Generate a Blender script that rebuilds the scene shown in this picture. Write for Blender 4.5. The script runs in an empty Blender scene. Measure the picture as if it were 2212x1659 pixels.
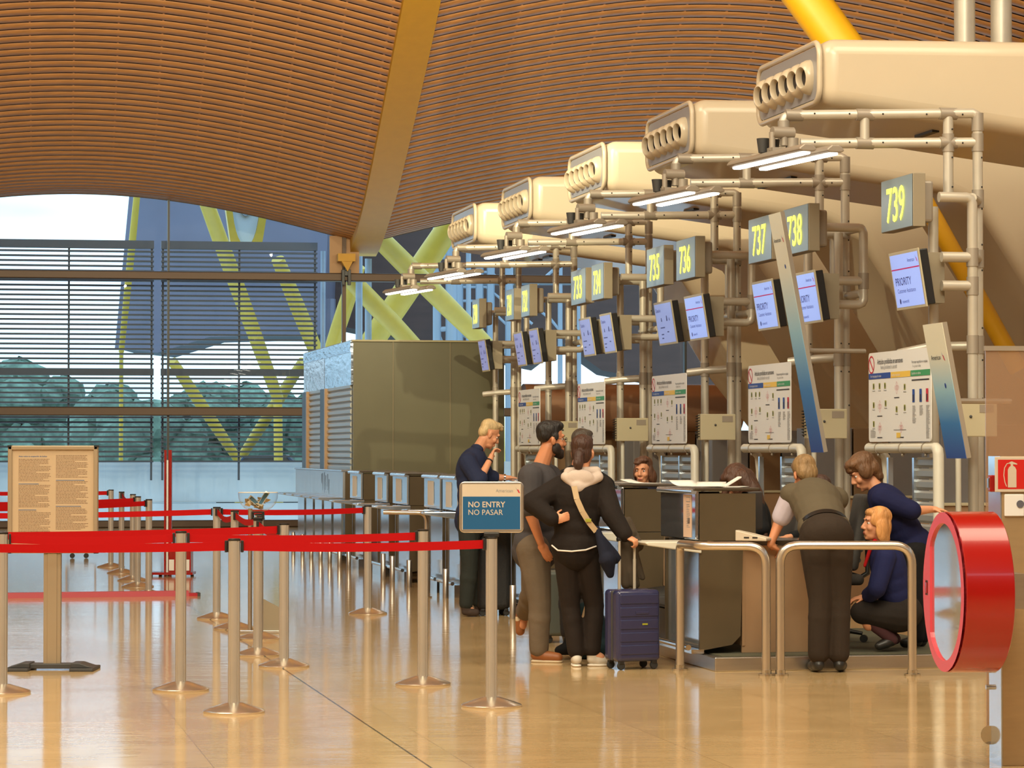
import bpy, bmesh, math, random
from mathutils import Vector, Matrix, Quaternion
SC = bpy.context.scene
COL = SC.collection
V = Vector
# ------------------------------------------------------------------ camera
FPX, CX, CY, EYE, HOR = 6000.0, 1106.0, 829.5, 1.5, 972.0
TH = math.atan((HOR - CY) / FPX)
cam_d = bpy.data.cameras.new('camera')
cam = bpy.data.objects.new('camera', cam_d)
COL.objects.link(cam)
cam.location = (0, 0, EYE)
cam.rotation_euler = (math.pi / 2 + TH, 0, 0)
cam_d.sensor_width = 36.0
cam_d.lens = 36.0 * FPX / 2212.0
cam_d.clip_start = 0.1
cam_d.clip_end = 600
SC.camera = cam
# ------------------------------------------------------------------ colour handling
SC.view_settings.view_transform = 'Standard'
SC.view_settings.look = 'None'
SC.view_settings.exposure = 0.0
SC.view_settings.gamma = 1.0
SC.view_settings.use_curve_mapping = False
# ------------------------------------------------------------------ world: bright overcast sky
w = bpy.data.worlds.new('overcast_sky')
SC.world = w
w.use_nodes = True
nt = w.node_tree
nt.nodes.clear()
wo = nt.nodes.new('ShaderNodeOutputWorld')
bg = nt.nodes.new('ShaderNodeBackground')
tc = nt.nodes.new('ShaderNodeTexCoord')
mp = nt.nodes.new('ShaderNodeMapping'); mp.inputs['Scale'].default_value = (3, 3, 14)
nz = nt.nodes.new('ShaderNodeTexNoise'); nz.inputs['Scale'].default_value = 1.6; nz.inputs['Detail'].default_value = 4
cr = nt.nodes.new('ShaderNodeValToRGB')
cr.color_ramp.elements[0].position = 0.40; cr.color_ramp.elements[0].color = (0.40, 0.72, 0.95, 1)
cr.color_ramp.elements[1].position = 0.60; cr.color_ramp.elements[1].color = (0.66, 0.86, 1.0, 1)
nt.links.new(tc.outputs['Generated'], mp.inputs['Vector'])
nt.links.new(mp.outputs['Vector'], nz.inputs['Vector'])
nt.links.new(nz.outputs['Fac'], cr.inputs['Fac'])
nt.links.new(cr.outputs['Color'], bg.inputs['Color'])
bg.inputs['Strength'].default_value = 2.4
nt.links.new(bg.outputs['Background'], wo.inputs['Surface'])
# ------------------------------------------------------------------ check-in row grid: t runs away along the row, n to the right behind the desks
PH = math.atan(0.2)
U = V((-math.sin(PH), math.cos(PH), 0)); N = V((math.cos(PH), math.sin(PH), 0)); O = V((1.26, 19.1, 0))
def R(t, n, z=0.0): return O + U * t + N * n + V((0, 0, z))
def ray(px, py):
    a = (px - CX) / FPX; b = -(py - CY) / FPX
    c, s = math.cos(TH), math.sin(TH)
    return V((a, c - b * s, s + b * c))
CAM = V((0, 0, EYE))
def W(px, py, Y):
    r = ray(px, py); return CAM + r * (Y / r.y)
def G(px, py, z=0.0):
    r = ray(px, py); return CAM + r * ((z - EYE) / r.z)
def WN(px, py, n):
    r = ray(px, py); return CAM + r * ((n + O.dot(N)) / r.dot(N))
def tn(P): return ((P - O).dot(U), (P - O).dot(N), P.z)
# building grid (end wall, roof)
PB = math.atan(0.165)
UB = V((-math.sin(PB), math.cos(PB), 0)); NB = V((math.cos(PB), math.sin(PB), 0)); OB = V((-3.31, 54.5, 0))
def B(a, s, z): return OB + NB * a - UB * s + V((0, 0, z))      # a right, s metres in from the end wall
# ------------------------------------------------------------------ hall lighting (warm fill areas added out of frame to brighten the hall, and uplights)
def area(name, loc, target, sx, sy, power, col):
    l = bpy.data.lights.new(name, 'AREA'); l.shape = 'RECTANGLE'; l.size = sx; l.size_y = sy
    l.energy = power; l.color = col
    o = bpy.data.objects.new(name, l); COL.objects.link(o); o.location = loc
    d = V(target) - V(loc); o.rotation_euler = d.to_track_quat('-Z', 'Y').to_euler()
    return o
WARM = (1.0, 0.905, 0.67)
def spot(name, loc, target, power, col, ang=110, rad=0.3):
    l = bpy.data.lights.new(name, 'SPOT'); l.energy = power; l.color = col; l.spot_size = math.radians(ang); l.spot_blend = 1.0; l.shadow_soft_size = rad
    o = bpy.data.objects.new(name, l); COL.objects.link(o); o.location = loc
    o.rotation_euler = (V(target) - V(loc)).to_track_quat('-Z', 'Y').to_euler()
    return o
area('hall_fill', (-1.5, 6, 12.8), (1.0, 15, 0), 7, 6, 1450, WARM)
area('hall_fill', (5.5, 14, 12.8), (3.2, 21, 0), 6, 6, 850, WARM)
area('hall_fill', (-6, 16, 12.8), (1, 24, 1.5), 6, 6, 1150, WARM)
area('hall_fill', (1.0, -3, 13.2), (2.2, 20, 1.5), 7, 3, 1650, WARM)
UPC = (1.0, 0.89, 0.58)
spot('roof_uplight', (1.0, 31, 7.0), (0.5, 43, 9.2), 2100, UPC, ang=120, rad=0.03)
spot('roof_uplight', (-9.5, 28, 5.0), (-6.0, 44, 9), 2800, UPC, rad=0.03)
spot('roof_uplight', (8.5, 28, 7.2), (6.0, 41, 10), 3000, UPC, rad=0.03)
spot('roof_uplight', (-2.0, 25, 6.4), (3.5, 40, 9.5), 3600, UPC, rad=0.03)  # extra spot over the aisle, added to brighten the right vault
# ------------------------------------------------------------------ colour and materials
def s2l(c):
    return tuple(((x / 255.0) / 12.92 if x / 255.0 <= 0.04045 else ((x / 255.0 + 0.055) / 1.055) ** 2.4) for x in c)
MATS = {}
def mat(name, rgb, rough=0.5, metal=0.0, emit=None, estr=0.0, var=0.0, vscale=6.0, bump=0.0, bscale=20.0, stretch=None, spec=0.5, alpha=1.0, trans=0.0, ior=1.5, coat=0.0, sheen=0.0):
    if name in MATS: return MATS[name]
    m = bpy.data.materials.new(name); m.use_nodes = True
    t = m.node_tree; b = t.nodes['Principled BSDF']
    b.inputs['Base Color'].default_value = (*rgb, 1)
    b.inputs['Roughness'].default_value = rough
    b.inputs['Metallic'].default_value = metal
    b.inputs['IOR'].default_value = ior
    b.inputs['Specular IOR Level'].default_value = spec
    b.inputs['Transmission Weight'].default_value = trans
    b.inputs['Coat Weight'].default_value = coat
    b.inputs['Sheen Weight'].default_value = sheen
    b.inputs['Alpha'].default_value = alpha
    if emit:
        b.inputs['Emission Color'].default_value = (*emit, 1); b.inputs['Emission Strength'].default_value = estr
    if var > 0 or bump > 0:
        tc = t.nodes.new('ShaderNodeTexCoord'); mp = t.nodes.new('ShaderNodeMapping')
        if stretch: mp.inputs['Scale'].default_value = stretch
        t.links.new(tc.outputs['Object'], mp.inputs['Vector'])
        if var > 0:
            n = t.nodes.new('ShaderNodeTexNoise'); n.inputs['Scale'].default_value = vscale; n.inputs['Detail'].default_value = 5
            t.links.new(mp.outputs['Vector'], n.inputs['Vector'])
            r = t.nodes.new('ShaderNodeValToRGB')
            r.color_ramp.elements[0].position = 0.3; r.color_ramp.elements[1].position = 0.7
            r.color_ramp.elements[0].color = (*[max(0, c * (1 - var)) for c in rgb], 1)
            r.color_ramp.elements[1].color = (*[min(1, c * (1 + var)) for c in rgb], 1)
            t.links.new(n.outputs['Fac'], r.inputs['Fac']); t.links.new(r.outputs['Color'], b.inputs['Base Color'])
        if bump > 0:
            n2 = t.nodes.new('ShaderNodeTexNoise'); n2.inputs['Scale'].default_value = bscale; n2.inputs['Detail'].default_value = 4
            t.links.new(mp.outputs['Vector'], n2.inputs['Vector'])
            bm_ = t.nodes.new('ShaderNodeBump'); bm_.inputs['Strength'].default_value = bump; bm_.inputs['Distance'].default_value = 0.02
            t.links.new(n2.outputs['Fac'], bm_.inputs['Height']); t.links.new(bm_.outputs['Normal'], b.inputs['Normal'])
    MATS[name] = m
    return m
def glass_mat(name, tint=(1, 1, 1), refl=1.0, rough=0.0):
    m = bpy.data.materials.new(name); m.use_nodes = True; t = m.node_tree; t.nodes.clear()
    o = t.nodes.new('ShaderNodeOutputMaterial'); tr = t.nodes.new('ShaderNodeBsdfTransparent'); g = t.nodes.new('ShaderNodeBsdfGlossy')
    f = t.nodes.new('ShaderNodeLayerWeight'); f.inputs['Blend'].default_value = 0.5; pw = t.nodes.new('ShaderNodeMath'); pw.operation = 'POWER'; pw.inputs[1].default_value = 3.5; ml = t.nodes.new('ShaderNodeMath'); ml.operation = 'MULTIPLY_ADD'; ml.inputs[1].default_value = 0.7 * refl; ml.inputs[2].default_value = 0.02 * refl; mx = t.nodes.new('ShaderNodeMixShader')
    tr.inputs['Color'].default_value = (*tint, 1); g.inputs['Roughness'].default_value = rough
    t.links.new(f.outputs['Facing'], pw.inputs[0]); t.links.new(pw.outputs[0], ml.inputs[0]); t.links.new(ml.outputs[0], mx.inputs['Fac']); t.links.new(tr.outputs[0], mx.inputs[1]); t.links.new(g.outputs[0], mx.inputs[2])
    t.links.new(mx.outputs[0], o.inputs['Surface'])
    MATS[name] = m
    return m
# ------------------------------------------------------------------ mesh builder
class MB:
    def __init__(s): s.v = []; s.f = []; s.mi = []; s.M = None
    def add(s, vs, fs, m=0):
        o = len(s.v)
        for p in vs:
            p = V(p); s.v.append(tuple(s.M @ p) if s.M is not None else tuple(p))
        for f in fs: s.f.append(tuple(i + o for i in f)); s.mi.append(m)
    def box(s, x0, x1, y0, y1, z0, z1, m=0):
        s.add([(x0,y0,z0),(x1,y0,z0),(x1,y1,z0),(x0,y1,z0),(x0,y0,z1),(x1,y0,z1),(x1,y1,z1),(x0,y1,z1)],
              [(0,3,2,1),(4,5,6,7),(0,1,5,4),(1,2,6,5),(2,3,7,6),(3,0,4,7)], m)
    def prism(s, poly, vec, m=0):
        n = len(poly); vec = V(vec); a = [V(p) for p in poly]; b = [p + vec for p in a]
        s.add(a + b, [tuple(range(n - 1, -1, -1)), tuple(range(n, 2 * n))] + [(i, (i + 1) % n, n + (i + 1) % n, n + i) for i in range(n)], m)
    def bar(s, p0, p1, wx, wz, up=(0, 0, 1), m=0):
        p0, p1 = V(p0), V(p1); d = (p1 - p0).normalized(); x = d.cross(V(up)).normalized(); z = x.cross(d)
        q = [x * wx / 2 * a + z * wz / 2 * b for a, b in ((-1,-1),(1,-1),(1,1),(-1,1))]
        s.prism([p0 + c for c in q], p1 - p0, m)
    def tube(s, pts, r, n=12, m=0, caps=True):
        pts = [V(p) for p in pts]; k = len(pts)
        rs = r if isinstance(r, (list, tuple)) else [r] * k
        vs = []; fs = []
        d0 = (pts[1] - pts[0]).normalized()
        a = V((0, 0, 1)) if abs(d0.z) < 0.9 else V((1, 0, 0))
        x = d0.cross(a).normalized()
        prev = d0
        for i, p in enumerate(pts):
            if i == 0: d = d0
            elif i == k - 1: d = (pts[i] - pts[i - 1]).normalized()
            else: d = ((pts[i] - pts[i - 1]).normalized() + (pts[i + 1] - pts[i]).normalized()).normalized()
            q = prev.rotation_difference(d); x = (q @ x).normalized(); prev = d
            y = d.cross(x)
            sc = 1.0
            for j in range(n):
                an = 2 * math.pi * j / n
                vs.append(p + (x * math.cos(an) + y * math.sin(an)) * rs[i] * sc)
        for i in range(k - 1):
            for j in range(n):
                fs.append((i * n + j, i * n + (j + 1) % n, (i + 1) * n + (j + 1) % n, (i + 1) * n + j))
        if caps: fs.append(tuple(range(n - 1, -1, -1))); fs.append(tuple((k - 1) * n + j for j in range(n)))
        s.add(vs, fs, m)
    def lathe(s, prof, org=(0, 0, 0), axis=(0, 0, 1), n=32, m=0, sx=1.0):
        ax = V(axis).normalized(); a = V((0, 0, 1)) if abs(ax.z) < 0.9 else V((1, 0, 0))
        x = ax.cross(a).normalized(); y = ax.cross(x); org = V(org)
        vs = []; fs = []
        for r, h in prof:
            for j in range(n):
                an = 2 * math.pi * j / n
                vs.append(org + ax * h + (x * math.cos(an) * sx + y * math.sin(an)) * r)
        for i in range(len(prof) - 1):
            for j in range(n): fs.append((i * n + j, i * n + (j + 1) % n, (i + 1) * n + (j + 1) % n, (i + 1) * n + j))
        if prof[0][0] > 1e-6: fs.append(tuple(range(n)))
        if prof[-1][0] > 1e-6: fs.append(tuple((len(prof) - 1) * n + j for j in range(n)))
        s.add(vs, fs, m)
    def ell(s, c, r, rot=None, nu=20, nv=12, m=0):
        c = V(c); vs = []; fs = []
        if not isinstance(r, (tuple, list)): r = (r, r, r)
        for i in range(nv + 1):
            ph = math.pi * i / nv
            for j in range(nu):
                a = 2 * math.pi * j / nu
                p = V((r[0] * math.sin(ph) * math.cos(a), r[1] * math.sin(ph) * math.sin(a), r[2] * math.cos(ph)))
                if rot is not None: p = rot @ p
                vs.append(c + p)
        for i in range(nv):
            for j in range(nu): fs.append((i * nu + j, (i + 1) * nu + j, (i + 1) * nu + (j + 1) % nu, i * nu + (j + 1) % nu))
        s.add(vs, fs, m)
    def grid(s, fn, nu, nv, m=0):
        vs = [fn(i / nu, j / nv) for i in range(nu + 1) for j in range(nv + 1)]
        s.add(vs, [(i * (nv + 1) + j, (i + 1) * (nv + 1) + j, (i + 1) * (nv + 1) + j + 1, i * (nv + 1) + j + 1) for i in range(nu) for j in range(nv)], m)
    def rect(s, a0, b0, a1, b1, d=0.0, m=0): s.add([(a0,b0,d),(a1,b0,d),(a1,b1,d),(a0,b1,d)], [(0,1,2,3)], m)
    def text(s, txt, size, a, b, d=0.0, m=0, sx=1.0, bold=0.0, align='LEFT', depth=0.0):
        for vs, fs in [text_geo(txt, bold, align, depth)]:
            s.add([(a + p[0] * size * sx, b + p[1] * size, d + p[2]) for p in vs], fs, m)
    def build(s, name, mats, parent=None, smooth=None, bevel=0.0, seg=2, loc=None, rz=None, weld=True):
        me = bpy.data.meshes.new(name); me.from_pydata(s.v, [], s.f)
        if not isinstance(mats, (list, tuple)): mats = [mats]
        for m in mats: me.materials.append(m)
        me.polygons.foreach_set('material_index', s.mi)
        me.validate(); 
        bm = bmesh.new(); bm.from_mesh(me)
        if weld: bmesh.ops.remove_doubles(bm, verts=bm.verts, dist=1e-5)
        bmesh.ops.recalc_face_normals(bm, faces=bm.faces); bm.to_mesh(me); bm.free()
        if smooth is not None:
            me.shade_smooth(); me.set_sharp_from_angle(angle=math.radians(smooth))
        o = bpy.data.objects.new(name, me); COL.objects.link(o)
        if parent: o.parent = parent
        if loc is not None: o.location = loc
        if rz is not None: o.rotation_euler = (0, 0, rz)
        if bevel > 0:
            b = o.modifiers.new('bevel', 'BEVEL'); b.width = bevel; b.segments = seg; b.limit_method = 'ANGLE'; b.angle_limit = math.radians(40)
        return o
_tc = {}
def text_geo(txt, bold, align, depth):
    k = (txt, bold, align, depth)
    if k in _tc: return _tc[k]
    cu = bpy.data.curves.new('lettering', 'FONT'); cu.body = txt; cu.size = 1.0; cu.offset = bold; cu.align_x = align; cu.extrude = depth; cu.resolution_u = 3
    o = bpy.data.objects.new('lettering', cu); COL.objects.link(o)
    dg = bpy.context.evaluated_depsgraph_get(); me = bpy.data.meshes.new_from_object(o.evaluated_get(dg))
    r = ([tuple(v.co) for v in me.vertices], [tuple(p.vertices) for p in me.polygons])
    bpy.data.objects.remove(o); bpy.data.curves.remove(cu); bpy.data.meshes.remove(me)
    _tc[k] = r
    return r
FRONT = Matrix(((0, 0, -1, 0), (-1, 0, 0, 0), (0, 1, 0, 0), (0, 0, 0, 1)))   # panel a,b,d -> row-local (x=n,y=t,z): a=-t, b=z, d=-n
def tagl(o, label=None, cat=None, group=None, kind=None):
    if label: o['label'] = label
    if cat: o['category'] = cat
    if group: o['group'] = group
    if kind: o['kind'] = kind
    return o
def thing(name, label, cat, loc=(0, 0, 0), rz=0.0, group=None):
    o = bpy.data.objects.new(name, None); o.empty_display_size = 0.1; COL.objects.link(o)
    o.location = loc; o.rotation_euler = (0, 0, rz)
    return tagl(o, label, cat, group)
def copy_tree(o, parent=None):
    c = o.copy(); COL.objects.link(c); c.parent = parent
    for ch in list(o.children): copy_tree(ch, c)
    return c
def struct(o): o['kind'] = 'structure'; return o
# ------------------------------------------------------------------ material palette
M_steel = mat('brushed_steel', (0.55, 0.52, 0.48), 0.32, 1.0, var=0.06, vscale=3, stretch=(1, 1, 12))
M_chrome = mat('polished_steel', (0.62, 0.60, 0.56), 0.16, 1.0)
M_alu = mat('painted_aluminium_pipe', (0.58, 0.53, 0.44), 0.38, 0.35, var=0.04)
M_joint = mat('pipe_joint_grey', (0.36, 0.31, 0.25), 0.45, 0.3)
M_cream = mat('cream_white_pipe', (0.66, 0.63, 0.53), 0.3, 0.0, var=0.03)
M_black = mat('black_plastic', (0.015, 0.014, 0.014), 0.4)
M_dgrey = mat('dark_grey_plastic', (0.05, 0.05, 0.05), 0.5)
M_belt = mat('red_webbing', s2l((176, 5, 8)), 0.75, spec=0.2, bump=0.1, bscale=300)
M_red = mat('red_gloss_paint', s2l((155, 9, 5)), 0.25, coat=0.4)
M_pod = mat('cream_painted_shell', (0.60, 0.50, 0.36), 0.3, var=0.02, vscale=1.2, coat=0.2)
M_wood = mat('bamboo_slat', s2l((186, 130, 76)), 0.5, var=0.16, vscale=2.5, stretch=(0.5, 8, 8))
M_wood_rib = mat('ceiling_clip_rib', s2l((205, 140, 90)), 0.6)
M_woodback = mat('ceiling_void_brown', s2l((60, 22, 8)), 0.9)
M_yel = mat('ochre_yellow_paint', s2l((206, 152, 8)), 0.5, var=0.03)
M_yelout = mat('exterior_yellow_paint', s2l((186, 158, 52)), 0.45, var=0.04)
M_bluesteel = mat('exterior_grey_blue_steel', s2l((140, 155, 172)), 0.5, 0.1)
M_white = mat('matt_white', (0.8, 0.79, 0.76), 0.5)
M_paper = mat('white_paper', (0.82, 0.80, 0.74), 0.7)
M_green = mat('olive_grey_laminate', s2l((98, 94, 72)), 0.35, var=0.05, vscale=1.5)
M_brownlam = mat('dark_brown_laminate', s2l((66, 55, 42)), 0.3, var=0.05)
M_tan = mat('tan_metallic_panel', s2l((172, 140, 108)), 0.35, 0.3, var=0.03)
M_front = mat('glossy_pale_metal_front', (0.58, 0.65, 0.74), 0.12, 0.75, var=0.04, vscale=2)  # bluish tint in the base colour stands in for reflected window daylight
M_ink = mat('printed_black', (0.03, 0.03, 0.035), 0.6)
M_inkgrey = mat('printed_grey', (0.3, 0.3, 0.3), 0.6)
M_pblue = mat('printed_blue', s2l((35, 70, 150)), 0.5)
M_pyel = mat('printed_yellow', s2l((235, 195, 70)), 0.5)
M_pgreen = mat('printed_green', s2l((60, 150, 90)), 0.5)
M_pred = mat('printed_red', s2l((200, 30, 50)), 0.5)
M_gold = mat('printed_olive', s2l((150, 150, 40)), 0.5)
M_lamp = mat('lit_fluorescent_tube', (1, 1, 1), 0.5, emit=(1.0, 0.96, 0.85), estr=9)
M_rubber = mat('black_rubber', (0.02, 0.02, 0.02), 0.7)
M_clear = glass_mat('clear_acrylic', (0.95, 0.97, 0.98), 1.0)
M_win = glass_mat('window_pane_glass', (0.96, 0.98, 0.99), 1.0)
M_winframe = mat('bronze_window_frame', s2l((80, 62, 48)), 0.45, 0.4)
# ================================================================== SETTING
def floor_mat():
    m = bpy.data.materials.new('polished_stone_floor'); m.use_nodes = True; t = m.node_tree; b = t.nodes['Principled BSDF']
    tc = t.nodes.new('ShaderNodeTexCoord'); mp = t.nodes.new('ShaderNodeMapping'); mp.inputs['Rotation'].default_value = (0, 0, -PH)
    n_line = tn(G(620, 1450))[1]; og = O.dot(N)
    t.links.new(tc.outputs['Object'], mp.inputs['Vector'])
    br = t.nodes.new('ShaderNodeTexBrick'); br.offset = 0.0; br.inputs['Scale'].default_value = 1.0
    br.inputs['Brick Width'].default_value = 1.2; br.inputs['Row Height'].default_value = 1.2; br.inputs['Mortar Size'].default_value = 0.0035
    br.inputs['Mortar Smooth'].default_value = 0.2; br.inputs['Bias'].default_value = 0.0
    c = s2l((206, 176, 130))
    br.inputs['Color1'].default_value = (c[0] * 1.05, c[1] * 1.05, c[2] * 1.05, 1); br.inputs['Color2'].default_value = (c[0] * 0.95, c[1] * 0.94, c[2] * 0.92, 1)
    br.inputs['Mortar'].default_value = (c[0] * 0.72, c[1] * 0.7, c[2] * 0.66, 1)
    t.links.new(mp.outputs['Vector'], br.inputs['Vector'])
    nz = t.nodes.new('ShaderNodeTexNoise'); nz.inputs['Scale'].default_value = 2.2; nz.inputs['Detail'].default_value = 8
    t.links.new(tc.outputs['Object'], nz.inputs['Vector'])
    r = t.nodes.new('ShaderNodeValToRGB'); r.color_ramp.elements[0].position = 0.35; r.color_ramp.elements[1].position = 0.7
    r.color_ramp.elements[0].color = (0.86, 0.84, 0.80, 1); r.color_ramp.elements[1].color = (1, 1, 1, 1)
    t.links.new(nz.outputs['Fac'], r.inputs['Fac'])
    mx = t.nodes.new('ShaderNodeMix'); mx.data_type = 'RGBA'; mx.blend_type = 'MULTIPLY'; mx.inputs[0].default_value = 1.0
    t.links.new(br.outputs['Color'], mx.inputs[6]); t.links.new(r.outputs['Color'], mx.inputs[7])
    # one dark expansion joint along the row direction
    sx = t.nodes.new('ShaderNodeSeparateXYZ'); t.links.new(mp.outputs['Vector'], sx.inputs[0])
    s1 = t.nodes.new('ShaderNodeMath'); s1.operation = 'SUBTRACT'; s1.inputs[1].default_value = n_line + og
    a1 = t.nodes.new('ShaderNodeMath'); a1.operation = 'ABSOLUTE'; l1 = t.nodes.new('ShaderNodeMath'); l1.operation = 'LESS_THAN'; l1.inputs[1].default_value = 0.006
    t.links.new(sx.outputs['X'], s1.inputs[0]); t.links.new(s1.outputs[0], a1.inputs[0]); t.links.new(a1.outputs[0], l1.inputs[0])
    mx2 = t.nodes.new('ShaderNodeMix'); mx2.data_type = 'RGBA'; t.links.new(l1.outputs[0], mx2.inputs[0]); t.links.new(mx.outputs[2], mx2.inputs[6])
    mx2.inputs[7].default_value = (0.06, 0.04, 0.025, 1)
    t.links.new(mx2.outputs[2], b.inputs['Base Color'])
    b.inputs['Roughness'].default_value = 0.10; b.inputs['IOR'].default_value = 1.42
    mp2 = t.nodes.new('ShaderNodeMapping'); mp2.inputs['Scale'].default_value = (1.2, 3.2, 1)
    t.links.new(tc.outputs['Object'], mp2.inputs['Vector'])
    n3 = t.nodes.new('ShaderNodeTexNoise'); n3.inputs['Scale'].default_value = 1.4; n3.inputs['Detail'].default_value = 3; n3.inputs['Roughness'].default_value = 0.6
    t.links.new(mp2.outputs['Vector'], n3.inputs['Vector'])
    bp = t.nodes.new('ShaderNodeBump'); bp.inputs['Strength'].default_value = 0.06; bp.inputs['Distance'].default_value = 0.03
    t.links.new(n3.outputs['Fac'], bp.inputs['Height']); t.links.new(bp.outputs['Normal'], b.inputs['Normal'])
    return m
mb = MB(); mb.prism([B(-13, 68, -0.2), B(22, 68, -0.2), B(22, 0, -0.2), B(-13, 0, -0.2)], (0, 0, 0.2)); struct(mb.build('floor', floor_mat()))
# ---- wavy slatted ceiling -----------------------------------------------------
AV, HALF, AMP, ZV = 0.4, 5.5, 0.90, 5.56
PROF = [(0.0, 0.0)]
_x = _z = 0.0
for i in range(1, 1400):
    sl = i * 0.05
    ang = 26.5 * (1 - math.exp(-sl / 1.9)) if sl < 16 else max(0.0, 26.5 * (1 - (sl - 16) / 9.0))
    _x += 0.05 * math.cos(math.radians(ang)); _z += 0.05 * math.sin(math.radians(ang)); PROF.append((_x, _z))
def prof(sl):
    k = max(0, min(len(PROF) - 2, int(sl / 0.05))); f = sl / 0.05 - k
    return PROF[k][0] * (1 - f) + PROF[k + 1][0] * f, PROF[k][1] * (1 - f) + PROF[k + 1][1] * f
def wave(a): return AMP * (1 - abs(math.cos(math.pi * (a - AV) / (2 * HALF))) ** 1.0) if False else AMP * abs(math.sin(math.pi * (a - AV) / (2 * HALF)))
def ceil_pt(a, sl, off=0.0):
    s_, z = prof(sl); s2_, z2 = prof(sl + 0.05); t_ = V((s2_ - s_, z2 - z)).normalized()
    return B(a, s_ + t_.y * off * -1.0, ZV + z + wave(a) + t_.x * off)
mb = MB(); A0, A1, NA = -13.0, 20.0, 110
aa = [A0 + (A1 - A0) * i / NA for i in range(NA + 1)]
for k in range(0, 100):
    s0 = k * 0.2 + 0.02; s1 = s0 + 0.160
    rows = [[ceil_pt(a, s, o) for a in aa] for s, o in ((s0, 0.02), (s0 + 0.012, 0.0), (s1 - 0.012, 0.0), (s1, 0.02))]
    vs = [p for r_ in rows for p in r_]; m_ = NA + 1
    mb.add(vs, [(r_ * m_ + i, r_ * m_ + i + 1, (r_ + 1) * m_ + i + 1, (r_ + 1) * m_ + i) for r_ in range(3) for i in range(NA)])
ceil = struct(mb.build('ceiling', M_wood, smooth=60))
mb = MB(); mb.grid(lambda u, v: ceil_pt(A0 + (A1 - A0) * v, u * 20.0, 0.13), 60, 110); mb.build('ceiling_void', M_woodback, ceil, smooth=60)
mb = MB(); mb.grid(lambda u, v: ceil_pt(A0 + (A1 - A0) * v, 20.0 + u * 49.5, 0.0), 60, 110); mb.build('ceiling_slat_field', M_wood, ceil, smooth=60)
for i in range(44):                                   # clip battens seen through the gaps between slats
    a = A0 + 0.75 * i + 0.2
    if a > A1: break
    mb = MB(); seam = (i % 3 == 0); wd = 0.03
    for s_ in range(0, 40):
        mb.add([ceil_pt(a, s_ * 0.5, 0.022), ceil_pt(a + wd, s_ * 0.5, 0.022), ceil_pt(a + wd, s_ * 0.5 + 0.5, 0.022), ceil_pt(a, s_ * 0.5 + 0.5, 0.022),
                ceil_pt(a, s_ * 0.5, 0.06), ceil_pt(a + wd, s_ * 0.5, 0.06), ceil_pt(a + wd, s_ * 0.5 + 0.5, 0.06), ceil_pt(a, s_ * 0.5 + 0.5, 0.06)],
               [(0, 1, 2, 3), (0, 4, 5, 1), (2, 6, 7, 3), (0, 3, 7, 4), (1, 5, 6, 2)])
    mb.build('batten', M_wood_rib, ceil)
# ---- yellow valley beams --------------------------------------------------------
def valley_beam(a0, label, s_end=40.0, wid=0.62):
    mb = MB(); nseg = 60; vs = []
    for i in range(nseg + 1):
        sl = -0.3 + (s_end + 0.3) * i / nseg
        wd = wid * (0.92 + 0.12 * min(1, max(0, sl) / 8))
        c = ceil_pt(a0, max(0, sl), -0.03) - UB * min(0, sl); d = NB * wd / 2
        zoff = -0.20 * math.exp(-max(0, sl) / 0.7)
        vs += [c - d + V((0, 0, 0.22)), c - d * 0.96 + V((0, 0, zoff)), c + d * 0.96 + V((0, 0, zoff)), c + d + V((0, 0, 0.22))]
    fs = []
    for i in range(nseg):
        for j in range(3): fs.append((i * 4 + j, i * 4 + j + 1, (i + 1) * 4 + j + 1, (i + 1) * 4 + j))
    fs.append((0, 3, 2, 1)); mb.add(vs, fs)
    return tagl(mb.build('roof_beam', M_yel, smooth=30), label, 'beam')
vb = valley_beam(AV, 'ochre yellow roof beam running down the valley of the slatted ceiling to the end window')
valley_beam(AV + 2 * HALF, 'yellow roof beam at the top right corner behind the grey tubes', 40, 0.6)
# bracket between beam foot and transom
t = thing('beam_bracket', 'dark steel hanger with orange plate under the foot of the yellow roof beam', 'bracket', B(0.02, 0.3, 0))
t.rotation_euler = (0, 0, PB)
mb = MB(); mb.box(-0.17, 0.17, -0.12, 0.12, 5.18, 5.33); mb.prism([(-0.1, -0.1, 5.18), (0.12, -0.1, 5.18), (0.02, -0.1, 4.98)], (0, 0.2, 0)); mb.build('orange_plate', M_yel, t)
mb = MB(); mb.tube([(0, 0, 5.25), (0, 0, 5.0)], 0.05); mb.box(-0.09, -0.03, -0.06, 0.06, 4.72, 5.02); mb.box(0.03, 0.09, -0.06, 0.06, 4.72, 5.02); mb.box(-0.09, 0.09, -0.05, 0.05, 4.9, 5.0); mb.build('clevis', M_black, t, bevel=0.006)
# ---- walls ------------------------------------------------------------------------
M_wall = mat('warm_plaster_wall', s2l((205, 188, 165)), 0.7, var=0.03)
mb = MB(); mb.prism([B(-13.2, 0, 0), B(-13, 0, 0), B(-13, 68, 0), B(-13.2, 68, 0)], (0, 0, 13)); struct(mb.build('wall_left', M_wall))
mb = MB(); mb.prism([B(20, -1, 0), B(20.2, -1, 0), B(20.2, 68, 0), B(20, 68, 0)], (0, 0, 13)); struct(mb.build('wall_right', M_wall))
mb = MB(); mb.prism([B(-13.2, 68, 0), B(20.2, 68, 0), B(20.2, 68.2, 0), B(-13.2, 68.2, 0)], (0, 0, 13)); struct(mb.build('wall_back', M_wall))
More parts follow.
